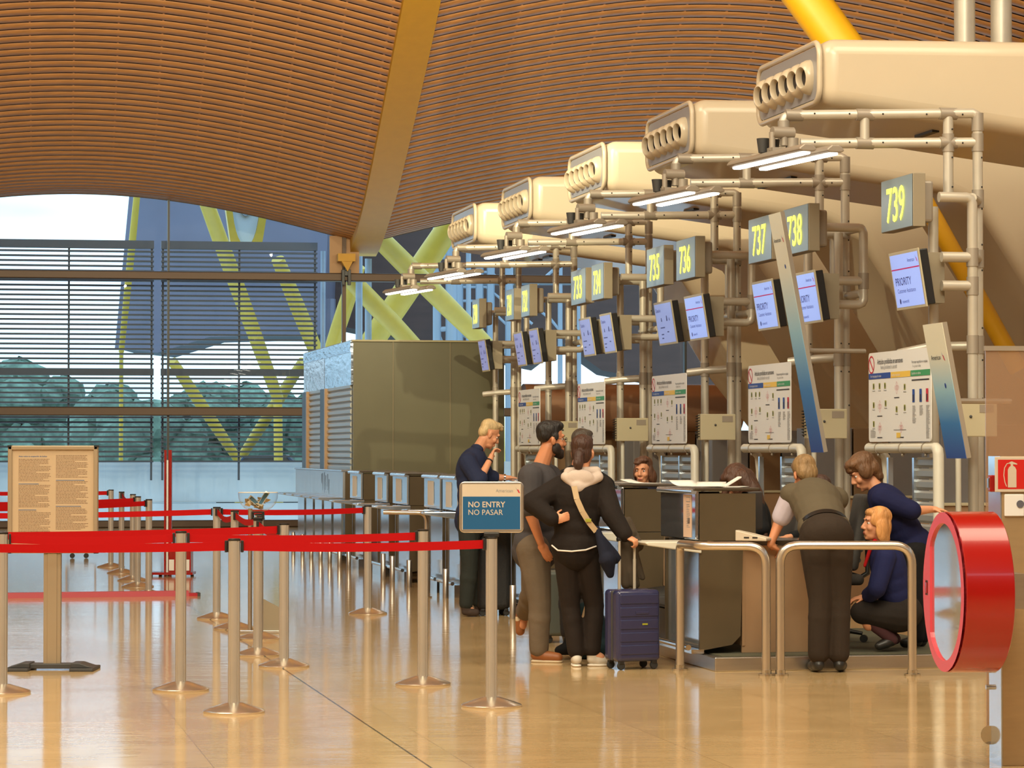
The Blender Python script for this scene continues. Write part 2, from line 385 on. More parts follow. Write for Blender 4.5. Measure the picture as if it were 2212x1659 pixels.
# ---- glazed end wall ------------------------------------------------------------------
mb = MB(); mb.prism([B(-13, -0.05, 0.12), B(20, -0.05, 0.12), B(20, -0.07, 0.12), B(-13, -0.07, 0.12)], (0, 0, 6.6)); win = struct(mb.build('window_1', M_win))
for i, a in enumerate([-10.25, -6.83, -3.42, 0.0, 3.42, 6.85, 10.3, 13.7, 17.1]):
    mb = MB(); wd = 0.045 if a != 0.0 else 0.075
    mb.prism([B(a - wd / 2, 0.0, 0), B(a + wd / 2, 0.0, 0), B(a + wd / 2, 0.14, 0), B(a - wd / 2, 0.14, 0)], (0, 0, ZV + wave(a) + 0.05)); mb.build('mullion', M_black if a != 0 else M_winframe, win)
for z0, z1 in ((4.80, 4.96), (2.16, 2.33), (0.0, 0.14)):
    mb = MB(); mb.prism([B(-13, -0.02, z0), B(20, -0.02, z0), B(20, -0.02, z1), B(-13, -0.02, z1)], -UB * 0.26); mb.build('transom', M_winframe, win, bevel=0.02)
mb = MB(); mb.prism([B(-0.28, 0.0, 4.96), B(0.3, 0.0, 4.96), B(0.3, 0.0, 5.7), B(-0.28, 0.0, 5.7)], -UB * 0.08); mb.build('window_head_panel', mat('tan_head_panel', s2l((190, 150, 110)), 0.6), win)
# dark edge strip where the slats meet the glass
mb = MB(); vs = []
for a in aa: vs += [ceil_pt(a, 0, -0.012), ceil_pt(a, 0, 0.14), ceil_pt(a, 0.03, 0.14), ceil_pt(a, 0.03, -0.012)]
mb.add(vs, [(i * 4 + j, i * 4 + (j + 1) % 4, (i + 1) * 4 + (j + 1) % 4, (i + 1) * 4 + j) for i in range(NA) for j in range(4)])
struct(mb.build('trim_1', M_winframe))
# ================================================================== OUTSIDE THE END WALL
M_asph = mat('outdoor_paving', s2l((150, 155, 155)), 0.8, var=0.1, vscale=1)
mb = MB(); mb.prism([V((-60, 55.3, -0.25)), V((60, 75.0, -0.25)), V((80, 190, -0.25)), V((-80, 190, -0.25))], (0, 0, 0.2)); o = struct(mb.build('outdoor_ground', M_asph))
M_conc = mat('pale_concrete', s2l((178, 190, 198)), 0.8, var=0.12, vscale=1.2, bump=0.2, bscale=6)
mb = MB(); mb.prism([B(-14, -2.4, -0.1), B(4.2, -2.4, -0.1), B(4.2, -2.7, -0.1), B(-14, -2.7, -0.1)], (0, 0, 0.52)); mb.prism([B(-14, -2.43, 0.44), B(4.2, -2.43, 0.44), B(4.2, -2.7, 0.44), B(-14, -2.7, 0.44)], (0, 0, 0.82))
tagl(mb.build('concrete_wall', M_conc, weld=False), 'pale concrete parapet wall outside the end window below the louvres', 'wall')
# louvre screens
M_louv = mat('dark_louvre_blade', s2l((62, 72, 88)), 0.5, 0.2)
def louvre(a0, a1, label):
    t = thing('louvre_screen', label, 'louvre screen', B(a0, -1.0, 0), PB, 'louvre screens outside the end window')
    L = a1 - a0; mb = MB(); z = 1.26
    while z < 5.46:
        if not (2.96 < z < 3.10): mb.prism([(0, 0, z), (0, 0.1, z - 0.006), (0, 0.1, z + 0.022), (0, 0, z + 0.032)], (L, 0, 0))
        z += 0.0965
    mb.build('blades', M_louv, t, weld=False)
    for z0, z1 in ((2.97, 3.11), (5.48, 5.64)):
        mb = MB(); mb.box(0, L, -0.02, 0.14, z0, z1); mb.build('rail', M_louv, t)
    for x in (0.04, L - 0.04, L * 0.5):
        mb = MB(); mb.box(x - 0.02, x + 0.02, 0.1, 0.16, 0.9, 5.5); mb.build('post', M_louv, t)
louvre(-10.2, -7.02, 'dark horizontal louvre screen cut by the left edge of the photo')
louvre(-6.98, -3.66, 'dark horizontal louvre screen left of the thin black mullion')
louvre(-3.52, -0.42, 'dark horizontal louvre screen in front of the yellow props, beside the shuttered kiosk')
# exterior masses: canopy soffit of the next roof bay
M_soff = mat('grey_blue_soffit', s2l((104, 104, 122)), 0.4, var=0.1, vscale=0.6)  # bluish lift in the base colour stands in for glass reflection
def slab(name, pts, Y, depth, m, label, cat, col=700, **k):
    mb = MB(); p_ = W(col, 760, Y); mb.tube([V((p_.x, Y + 1, p_.z + 1.5)), V((p_.x, Y + 1, -0.05))], 0.25, 12); mb.prism([W(x, y, Y) for x, y in pts], (0, depth, 0)); return tagl(mb.build(name, m, **k), label, cat)
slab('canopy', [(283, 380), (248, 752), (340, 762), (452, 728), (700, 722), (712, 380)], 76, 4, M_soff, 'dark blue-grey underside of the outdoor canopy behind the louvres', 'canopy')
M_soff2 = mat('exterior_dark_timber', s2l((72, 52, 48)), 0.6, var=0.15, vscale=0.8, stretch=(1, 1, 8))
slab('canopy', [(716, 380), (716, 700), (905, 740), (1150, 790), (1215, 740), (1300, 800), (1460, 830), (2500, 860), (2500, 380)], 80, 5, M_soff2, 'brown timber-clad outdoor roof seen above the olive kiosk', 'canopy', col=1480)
# yellow props outside
def prop(p0, p1, Y0, Y1, wpx, label, taper=1.0):
    a, b = W(*p0, Y0), W(*p1, Y1); r = wpx * Y0 / FPX / 2; mb = MB()
    k = 10; mb.tube([a.lerp(b, i / k) for i in range(k + 1)], [r * (0.72 + 0.28 * math.sin(math.pi * min(1, 0.15 + i / k * 0.8))) for i in range(k + 1)], 20)
    if b.z > 0.0: mb.tube([b, V((b.x + (b.x - a.x) * 0.02, b.y + 0.1, -0.05))], r * 0.6, 12)
    return tagl(mb.build('steel_prop', M_yelout, smooth=50), label, 'prop', 'yellow props outside the end window')
prop((775, 470), (1075, 770), 58.5, 62, 46, 'yellow-green prop falling to the right just below the roof beam foot')
prop((735, 580), (935, 790), 58, 60, 42, 'yellow prop crossing in front of another above the olive kiosk')
prop((1010, 430), (735, 840), 61, 63, 56, 'thickest yellow prop leaning left behind the crossing one')
prop((775, 575), (700, 800), 63, 64, 34, 'thin yellow prop leaning left beside the bronze mullion')
prop((425, 380), (600, 860), 60, 66, 36, 'yellow prop behind the louvres right of the thin black mullion')
prop((600, 560), (720, 850), 64, 66, 34, 'yellow prop behind the louvres near the shuttered kiosk')
prop((300, 380), (262, 760), 70, 72, 16, 'thin yellow prop behind the left louvres beside the canopy edge')
prop((372, 780), (512, 990), 66, 68, 26, 'yellow prop leaning right low behind the louvres')
prop((655, 780), (520, 990), 70, 72, 26, 'yellow prop leaning left low behind the louvres')
# shield-shaped yellow head with an oval opening
def shield():
    t = thing('prop_head', 'pointed yellow prop head with an oval opening at the top of the end window', 'prop', W(532, 440, 57.8), PB)
    s_ = 57.8 / FPX
    def P(x, y, d): return ((x - 532) * s_, d, -(y - 440) * s_)
    outer = [(478, 380), (500, 537), (565, 537), (590, 380)]
    inner = [(532 + 31 * math.cos(a), 420 + (112 if math.sin(a) > 0 else 40) * math.sin(a)) for a in [2 * math.pi * i / 32 for i in range(32)]]
    mb = MB(); outs = []
    for x, y in inner:
        dx, dy = x - 532, y - 420; k = 1e9
        for i in range(4):
            x0, y0 = outer[i]; x1, y1 = outer[(i + 1) % 4]; ex, ey = x1 - x0, y1 - y0; den = dx * ey - dy * ex
            if abs(den) > 1e-9:
                q = ((x0 - 532) * ey - (y0 - 420) * ex) / den; u_ = ((x0 - 532) * dy - (y0 - 420) * dx) / den
                if q > 0 and -0.001 <= u_ <= 1.001: k = min(k, q)
        outs.append((532 + dx * k, 420 + dy * k))
    vs = [P(x, y, 0) for x, y in inner] + [P(x, y, 0) for x, y in outs] + [P(x, y, 0.35) for x, y in inner] + [P(x, y, 0.35) for x, y in outs]
    fs = []
    for i in range(32):
        j = (i + 1) % 32; fs += [(i, j, 32 + j, 32 + i), (64 + i, 64 + j, 96 + j, 96 + i), (i, j, 64 + j, 64 + i), (32 + i, 32 + j, 96 + j, 96 + i)]
    mb.add(vs, fs); mb.build('plate', M_yelout, t)
    mb = MB(); mb.prism([P(x, y, 0.28) for x, y in inner], (0, 0.02, 0)); mb.build('pale_infill', mat('pale_blue_infill', s2l((205, 225, 245)), 0.3), t)
    mb = MB(); mb.prism([P(532 + (x - 532) * .55, 415 + (y - 420) * .45, 0.2) for x, y in inner], (0, 0.05, 0)); mb.build('inner_ring', M_bluesteel, t)
shield()
# grey-blue lattice ladder tower + stair
t = thing('ladder_tower', 'pale blue steel lattice tower outside, left of the farthest white air duct', 'tower', W(965, 972, 66), 0)
def PX(x, y, Yr, Y0=66, x0=965): 
    p = W(x, y, Y0 + Yr) - W(x0, 972, Y0); return p
for x, r in ((944, .1), (975, .14), (1012, .06)):
    mb = MB(); mb.tube([PX(x, 1113, 0), PX(x, 400, 0)], r, 12); mb.build('post', M_bluesteel, t, smooth=40)
for y in range(470, 800, 78):
    mb = MB(); mb.tube([PX(944, y + 8, 0), PX(975, y + 6, 0)], 0.06, 8); mb.build('rung', M_bluesteel, t, smooth=40)
    mb = MB(); mb.tube([PX(946, y + 8, 0), PX(972, y + 80, 0)], 0.025, 6); mb.build('brace', M_bluesteel, t, smooth=40)
t = thing('outdoor_stair', 'pale blue steel stair with railings outside behind the counter number signs', 'stair', W(1090, 972, 69), 0)
def P2(x, y, d=0): return W(x, y, 69 + d) - W(1090, 972, 69)
for pts in ([(1010, 588), (1060, 588), (1190, 690), (1230, 740)], [(1000, 620), (1050, 620), (1150, 700)], [(985, 650), (1040, 650), (1130, 735)], [(990, 575), (1045, 575)], [(1130, 640), (1210, 570), (1300, 570)], [(1105, 660), (1200, 580)]):
    mb = MB(); mb.tube([P2(x, y) for x, y in pts], 0.035, 8); mb.build('railing', M_bluesteel, t, smooth=40)
for x in (992, 1036, 1060, 1100, 1210, 1250): 
    mb = MB(); mb.tube([P2(x, 575), P2(x, 1108)], 0.06 if x % 4 else 0.1, 8); mb.build('post', M_bluesteel, t, smooth=40)
mb = MB(); mb.prism([P2(980, 700), P2(1110, 760), P2(1110, 772), P2(980, 716)], (0, 1.2, 0)); mb.build('landing', M_bluesteel, t)
mb = MB(); mb.prism([P2(1000, 596), P2(1500, 600), P2(1500, 612), P2(1000, 612)], (0, 0.8, 0)); mb.build('stringer', M_bluesteel, t)
for i, (x, Y) in enumerate(((697, 57.2), (775, 58), (795, 59.5))):
    mb = MB(); a = W(x, 1100, Y); a.z = 0; mb.tube([a, V((a.x, a.y, 5.6))], 0.075 if i else 0.05, 10)
    tagl(mb.build('outdoor_post', M_bluesteel, smooth=40), ['pale blue round post just right of the louvres', 'pale blue round post right of the bronze mullion', 'slim pale blue round post between the yellow props'][i], 'post')
# trees
M_leaf = mat('dark_tree_foliage', s2l((104, 128, 112)), 0.8, var=0.45, vscale=3)
M_bark = mat('tree_bark', s2l((90, 75, 60)), 0.9)
rnd = random.Random(5)
def tree(px, Y, h, wd, label):
    p = G(px, 1400); x = (px - CX) / FPX * Y; t = thing('tree', label, 'tree', (x, Y, 0), 0, 'trees beyond the louvres')
    mb = MB()
    for k in range(34):
        a = rnd.random() * 6.28; rr = wd * math.sqrt(rnd.random()) * 0.9; z = h * (0.2 + 0.60 * rnd.random())
        s_ = 0.35 + 0.5 * rnd.random(); mb.ell((rr * math.cos(a), rr * math.sin(a) * 0.6, z * (1 - 0.18 * (rr / wd) ** 2)), (s_ * 1.2, s_, s_), None, 9, 6)
    rr = random.Random(int(px)); mb.v = [(x_ + rr.uniform(-.12, .12), y_ + rr.uniform(-.12, .12), z_ + rr.uniform(-.12, .12)) for x_, y_, z_ in mb.v]
    mb.build('foliage', M_leaf, t)
    mb = MB(); mb.tube([(0, 0, -0.1), (0.05, 0, h * 0.5)], [0.16, 0.08], 8); mb.build('trunk', M_bark, t)
for px, Y, h, wd, lb in ((20, 92, 4.9, 2.2, 'tallest tree at the left edge behind the louvres'), (165, 100, 4.2, 2.4, 'low tree behind the left louvres, below the bright sky'), (300, 88, 3.9, 1.9, 'tree just left of the thin black mullion'), (430, 96, 4.1, 2.0, 'bushy tree just right of the thin black mullion'), (560, 103, 4.2, 2.2, 'tree behind the louvres under the canopy edge'), (680, 90, 3.9, 1.8, 'tree behind the louvres beside the shuttered kiosk')):
    tree(px, Y, h, wd, lb)
# parked dark car beyond the parapet
t = thing('car', 'dark car parked outside above the concrete parapet', 'car', ((560 - CX) / FPX * 70, 70, 0.0), 0.05)
mb = MB(); prf = [(-1.15, 0.45), (-1.1, 0.85), (-0.75, 0.95), (-0.35, 1.36), (0.75, 1.38), (1.15, 0.95), (1.2, 0.5)]
mb.prism([(x, -0.8, z) for x, z in prf], (0, 1.6, 0)); mb.build('body', mat('dark_car_paint', s2l((40, 45, 60)), 0.2, 0.4), t, bevel=0.06)
mb = MB(); mb.prism([(-0.62, -0.81, 0.97), (-0.32, -0.81, 1.3), (0.7, -0.81, 1.32), (0.95, -0.81, 0.97)], (0, 0.02, 0)); mb.build('side_window', M_black, t)
for x in (-0.75, 0.75):
    mb = MB(); mb.lathe([(0, -0.1), (0.3, -0.1), (0.32, 0), (0.3, 0.1), (0, 0.1)], (x, -0.75, 0.33), (0, 1, 0), 20); mb.build('wheel', M_rubber, t, smooth=40)
# ================================================================== CHECK-IN ROW (row-local axes: x = n, y = t, z)
ORD = ['nearest', 'second nearest', 'third', 'fourth', 'fifth', 'farthest']
M_under = mat('pod_underside_panel', (0.55, 0.45, 0.32), 0.4)
M_podgrey = mat('diffuser_plate_grey', (0.42, 0.42, 0.44), 0.35, 0.3)
M_void = mat('dark_nozzle_void', (0.05, 0.04, 0.035), 0.8)
# ---- white air ducts with rows of nozzles ----------------------------------------
POD_T = [2.28, 6.13, 9.65, 13.45, 17.0]
def rrect(w, h, r, n=6):
    pts = []
    for cx, cy, a0 in ((w - r, h - r, 0), (r, h - r, 90), (r, r, 180), (w - r, r, 270)):
        for i in range(n + 1):
            a = math.radians(a0 + 90 * i / n); pts.append((cx + r * math.cos(a), cy + r * math.sin(a)))
    return pts
def make_pod():
    t = thing('air_duct', '', 'air duct')
    Wd = 1.78
    prof_ = [(0, 4.73), (9.0, 4.86), (9.0, 0.02), (5.0, 0.02), (4.6, 1.2), (4.14, 1.82), (3.6, 2.48), (3.3, 2.96), (2.78, 3.74), (2.38, 3.91), (0.94, 4.09), (0.0, 4.2)]
    mb = MB(); mb.prism([(x, 0, z) for x, z in prof_], (0, Wd, 0)); mb.build('shell', M_pod, t, smooth=50, bevel=0.13, seg=6)
    mb = MB(); pr = rrect(Wd - 0.10, 0.47, 0.12)
    mb.tube([(-0.01, 0.05 + a, 4.235 + b) for a, b in pr + [pr[0], pr[1]]], 0.024, 8, caps=False); mb.build('rim', M_pod, t, smooth=60)
    mb = MB(); pr2 = rrect(Wd - 0.16, 0.41, 0.1); mb.prism([(0.0, 0.08 + a, 4.265 + b) for a, b in pr2], (-0.012, 0, 0)); pl = mb.build('diffuser_plate', M_podgrey, t)
    for i in range(6):
        yc = 0.30 + i * 0.238; zc = 4.45
        mb = MB(); mb.lathe([(0.142, -0.03), (0.140, 0.02), (0.124, 0.06), (0.096, 0.088), (0.084, 0.092), (0.077, 0.083), (0.075, 0.03)], (-0.012, yc, zc), (-0.93, -0.36, -0.08), 28, sx=0.76)
        nzl = mb.build('nozzle', M_pod, t, smooth=50)
        mb = MB(); mb.lathe([(0.0, 0.035), (0.076, 0.035)], (-0.012, yc, zc), (-0.93, -0.36, -0.08), 28, sx=0.76); mb.build('opening', M_void, nzl)
    for y in (0.42, 1.12):
        mb = MB(); mb.box(1.05, 1.11, y, y + 0.42, 4.055, 4.078); mb.build('slot', M_black, t)
    return t
pod = make_pod()
for i, tt in enumerate(POD_T):
    o = pod if i == 0 else copy_tree(pod)
    o.location = R(tt, 1.65, 0); o.rotation_euler = (0, 0, PH); o['group'] = 'white air ducts over the check-in row'
    o['label'] = ['largest and nearest cream air duct with six round nozzles, top right corner', 'cream air duct with round nozzles, second from the right, above signs 737 and 738', 'cream air duct with nozzles, middle of the five, above signs 735 and 736', 'cream air duct with nozzles, second smallest, above signs 733 and 734', 'smallest and farthest cream air duct with nozzles, beside the blue lattice tower'][i]
# ---- tubular sign frames ---------------------------------------------------------
FR_T = [2.03, 5.33, 8.85, 12.54, 16.5, 20.1]
def sleeve(J, p, d, L=0.14, r=0.047): J.l.append((V(p), V(d).normalized(), L, r))
def frame_parts(t, k):
    rp = 0.040; X, Y, Z = (1, 0, 0), (0, 1, 0), (0, 0, 1)
    lz = 4.105; ly = 0.22                            # left end of the arm (slightly skewed)
    def A(x): f = (2.83 - x) / (2.83 - 1.3); return ly * f
    mb = MB(); mb.tube([(1.32, A(1.32), 3.86), (1.32, A(1.32), lz - 0.05), (1.335, A(1.33), lz - 0.015), (1.37, A(1.37), lz), (2.79, 0.005, 4.13), (2.82, 0, 4.115), (2.83, 0, 4.08), (2.83, 0, 0.0)], rp, 14); mb.build('main_tube', M_alu, t, smooth=50)
    mb = MB(); mb.tube([(1.45, A(1.45), 3.885), (2.83, 0, 3.9)], rp, 14); mb.build('lower_arm', M_alu, t, smooth=50)
    mb = MB(); mb.tube([(1.95, A(1.95), 4.11), (1.95, A(1.95), 3.89)], rp * 0.95, 12); mb.build('strut', M_alu, t, smooth=50)
    mb = MB(); mb.tube([(2.60, A(2.6), 4.12), (2.60, A(2.6), 3.47)], rp, 14); mb.build('mast', M_alu, t, smooth=50)
    class _J:
        def __init__(s): s.l = []
    J = _J()
    for p, d in (((1.95, A(1.95), 4.112), X), ((1.95, A(1.95), 3.89), X), ((2.6, A(2.6), 4.125), X), ((2.6, A(2.6), 3.897), X), ((2.6, A(2.6), 3.897), Z), ((2.83, 0, 3.9), Z), ((2.83, 0, 3.46), Z), ((2.83, 0, 4.06), Z), ((2.83, 0, 2.99), Z), ((2.83, 0, 2.32), Z), ((1.40, A(1.4), lz), X), ((1.32, A(1.32), 3.99), Z)): sleeve(J, p, d)
    S = MB()                                          # tiny dark screws either side of every joint
    for x in (1.55, 1.82, 2.08, 2.42, 2.7): 
        for z in (4.115, 3.893): S.ell((x, A(x) - rp, z), 0.008, None, 6, 4)
    for z in (4.0, 3.78, 3.55, 3.38, 3.1, 2.9, 2.45, 2.2, 1.9):
        S.ell((2.85, -0.035, z), 0.008, None, 6, 4)
        if z > 3.5: S.ell((2.62, A(2.6) - 0.04, z), 0.008, None, 6, 4)
    if k == 0:
        mb = MB(); mb.tube([(2.40, -0.3, 3.44), (2.62, -0.3, 3.44), (2.655, -0.3, 3.43), (2.67, -0.3, 3.39), (2.67, -0.3, 0.0)], rp, 14); mb.build('front_mast', M_alu, t, smooth=50)
        mb = MB(); mb.tube([(2.5, 0.1, 3.40), (2.5, 0.1, 0.0)], rp, 14); mb.build('rear_mast', M_alu, t, smooth=50)
        for z in (3.44, 2.99): 
            mb = MB(); mb.tube([(2.67, -0.3, z), (2.83, 0, z)], rp * 0.9, 12); mb.build('tie', M_alu, t, smooth=50)
        for z in (2.98, 2.76):
            mb = MB(); mb.tube([(2.42, -0.3, z), (2.67, -0.3, z)], rp, 12); mb.build('monitor_arm', M_alu, t, smooth=50)
        for z in (2.31, 1.82):
            mb = MB(); mb.tube([(2.30, 0.35, z - 0.05), (2.5, 0.12, z), (2.83, 0, z)], rp * (0.9 if z > 2 else 0.7), 12); mb.build('crossbar', M_alu, t, smooth=50)
        for p in ((2.67, -0.3, 2.98), (2.67, -0.3, 2.76), (2.67, -0.3, 2.31)): sleeve(J, p, Z)
    else:
        for y0 in (-0.42, 0.42):
            mb = MB(); x1 = 2.86
            mb.tube([(2.40, y0, 3.46), (x1 - 0.05, y0, 3.46), (x1 - 0.015, y0, 3.445), (x1, y0, 3.41), (x1, y0, 2.83), (x1 - 0.015, y0, 2.795), (x1 - 0.05, y0, 2.78), (2.42, y0, 2.78)], rp, 14); mb.build('sign_loop', M_alu, t, smooth=50)
            mb = MB(); mb.tube([(2.42, y0, 2.99), (x1, y0, 2.99)], rp, 12); mb.build('monitor_arm', M_alu, t, smooth=50)
            sleeve(J, (x1, y0, 2.99), Z)
        for z in (3.46, 2.88):
            mb = MB(); mb.tube([(2.84, -0.42, z), (2.84, 0.42, z)], rp * 0.9, 12); mb.build('tie', M_alu, t, smooth=50)
        for x, y in ((2.52, 0.12), (2.74, -0.08)):
            mb = MB(); mb.tube([(x, y, 3.44), (x, y, 0.0)], rp, 14); mb.build('rear_mast', M_alu, t, smooth=50)
            sleeve(J, (x, y, 2.32), Z)
            for z in (2.45, 2.2): S.ell((x + 0.01, y - rp, z), 0.008, None, 6, 4)
        mb = MB(); mb.tube([(2.36, 0.2, 2.29), (2.52, 0.10, 2.31), (2.83, 0, 2.33)], rp, 12); mb.build('crossbar', M_alu, t, smooth=50)
        mb = MB(); mb.tube([(2.50, 0.06, 3.44), (2.86, 0.06, 3.44)], rp, 12); mb.build('sign_bar', M_alu, t, smooth=50)
    [(lambda mb: (mb.tube([p - d * L / 2, p + d * L / 2], r, 12), mb.build('pipe_joint', M_joint, t, smooth=50)))(MB()) for p, d, L, r in J.l]; S.build('screws', M_black, t)
FRL = ['tubular metal frame at the right that carries sign 739', 'tubular metal frame carrying signs 737 and 738', 'tubular metal frame carrying signs 735 and 736', 'tubular metal frame carrying signs 733 and 734', 'tubular metal frame carrying signs 731 and 732', 'farthest tubular metal frame, carrying sign 730']
LML = ['nearest and largest twin-tube lamp, under the biggest air duct', 'twin-tube lamp above signs 735 and 736, second nearest', 'bright twin-tube lamp, third nearest, left of the middle duct', 'twin-tube lamp, fourth nearest, left of the second smallest duct', 'twin-tube lamp, second farthest, under the smallest duct', 'farthest and smallest twin-tube lamp, over the right end of the olive kiosk']
for k, tt in enumerate(FR_T):
    t = thing('sign_frame', FRL[k], 'sign frame', R(tt, 0), PH, 'tubular sign frames of the check-in row'); frame_parts(t, k)
    # lamp with two tubes hung from the arm
    t = thing('counter_lamp', LML[k], 'lamp', R(tt - 0.02, 1.25, 3.74), PH + math.radians(9), 'twin-tube lamps over the counters')
    for j, x in enumerate((-0.115, 0.115)):
        mb = MB(); sec = [(-0.075, 0.0), (-0.065, 0.02), (-0.03, 0.045), (0.03, 0.045), (0.065, 0.02), (0.075, 0.0), (0.045, -0.012), (-0.045, -0.012)]
        mb.prism([(x + a, -0.65, b) for a, b in sec], (0, 1.30, 0)); h = mb.build('lamp_housing', M_joint, t, bevel=0.01)
        mb = MB(); mb.box(x - 0.036, x + 0.036, -0.62, 0.62, -0.030, -0.010); mb.build('lit_tube', M_lamp, h, bevel=0.01)
    mb = MB(); mb.box(-0.12, 0.12, -0.05, 0.05, 0.05, 0.08); mb.tube([(0.07, 0, 0.06), (0.07, 0, 0.16)], 0.05, 12)
    mb.tube([(-0.10, 0.0, 0.20), (0.03, 0, 0.20), (0.08, 0, 0.2)], 0.045, 12); mb.tube([(-0.10, 0, 0.2), (-0.10, 0, 0.06)], 0.025, 8); mb.tube([(0.0, 0, 0.2), (0.0, 0, 0.1)], 0.03, 8); mb.build('hanger', M_joint, t, smooth=50)
    mb = MB(); mb.lathe([(0.0, 0), (0.05, 0.0), (0.035, -0.11), (0.0, -0.12)], (-0.13, 0.1, 0.16), (0, 0, 1), 12); mb.lathe([(0.0, 0), (0.05, 0.0), (0.035, -0.11), (0.0, -0.12)], (-0.02, 0.14, 0.16), (0, 0, 1), 12); mb.build('spot_head', M_dgrey, t, smooth=50)
# ---- number signs ------------------------------------------------------------------
M_signface = mat('blue_grey_sign_face', s2l((142, 160, 168)), 0.3, 0.1, var=0.02)
M_signbox = mat('sign_housing_grey', s2l((150, 138, 116)), 0.45, 0.1)
M_digit = mat('lit_yellow_digits', (0.9, 0.85, 0.1), 0.5, emit=(1.0, 0.93, 0.13), estr=1.25)
M_signblue2 = mat('pale_sign_face', s2l((165, 180, 172)), 0.35, 0.1)
SIGNS = [('739', 2.12), ('738', 4.78), ('737', 5.88), ('736', 8.51), ('735', 9.75), ('734', 12.42), ('733', 13.42), ('732', 16.53), ('731', 17.55), ('730', 20.02)]
SW = 0.74
for num, tc_ in SIGNS:
    wd = SW if int(num) > 734 else (0.62 if int(num) != 733 else 0.78)
    if int(num) < 733: wd = 0.54
    t = thing('number_sign', 'lit counter number sign reading %s on a grey-blue panel' % num, 'sign', R(tc_, 2.2, 3.42), PH, 'lit counter number signs')
    mb = MB(); mb.box(0.0, 0.10, -wd / 2, wd / 2, -0.205, 0.205); mb.build('housing', M_signbox, t, bevel=0.004)
    mb = MB(); mb.M = FRONT; mb.rect(-wd / 2 + 0.006, -0.2, wd / 2 - 0.006, 0.2, 0.004); mb.build('face', M_signface, t)
    mb = MB(); mb.M = FRONT
    mb.text(num, 0.385, -0.02, -0.135, 0.009, 0, sx=wd / 0.74 * 0.76, bold=0.006, align='CENTER', depth=0.001); mb.build('digits', M_digit, t)
    mb = MB(); mb.prism([(0.10, -wd / 2 + 0.12, -0.16), (0.10, wd / 2 - 0.12, -0.16), (0.10, wd / 2 - 0.12, 0.16), (0.10, -wd / 2 + 0.12, 0.16)], (0.11, 0, 0)); mb.build('rear_box', M_joint, t, bevel=0.02)
# ---- monitors ----------------------------------------------------------------------
def screen_mat(n, c, e): return mat(n, c, 0.25, emit=c, estr=e)
M_scr = screen_mat('lit_lavender_screen', s2l((142, 162, 228)), 0.72)
M_scrd = screen_mat('lit_lavender_screen_dim', s2l((130, 140, 196)), 0.62)
M_scrink = mat('screen_dark_text', s2l((55, 60, 110)), 0.5, emit=s2l((60, 66, 120)), estr=0.5)
M_scrred = mat('screen_crimson_line', s2l((165, 30, 90)), 0.5, emit=s2l((170, 30, 90)), estr=0.5)
M_bezel = mat('cream_bezel', s2l((190, 180, 150)), 0.4)
MON = [('739', 2.0, 0.66, 1), ('738', 4.6, 0.64, 1), ('737', 5.86, 0.64, 1), ('736', 8.27, 0.68, 1), ('735', 9.5, 0.70, 0), ('734', 12.1, 0.52, 0), ('733', 13.15, 0.56, 0), ('732', 16.1, 0.52, 0), ('731', 17.1, 0.52, 0), ('730', 19.65, 0.50, 0)]
def logo(mb, a, b, s, ink, blue, red, d=0.0):
    mb.text('American', s, a, b, d, ink)
    w_ = 4.35 * s
    mb.add([(a + w_ + 0.1 * s, b + 1.15 * s, d), (a + w_ + 0.35 * s, b + 0.75 * s, d), (a + w_ + 0.75 * s, b + 0.1 * s, d), (a + w_ + 0.3 * s, b + 0.65 * s, d)], [(0, 1, 2, 3)], blue)
    mb.add([(a + w_ + 0.42 * s, b + 0.62 * s, d), (a + w_ + 0.75 * s, b + 0.55 * s, d), (a + w_ + 1.15 * s, b - 0.25 * s, d), (a + w_ + 0.75 * s, b - 0.1 * s, d)], [(0, 1, 2, 3)], red)
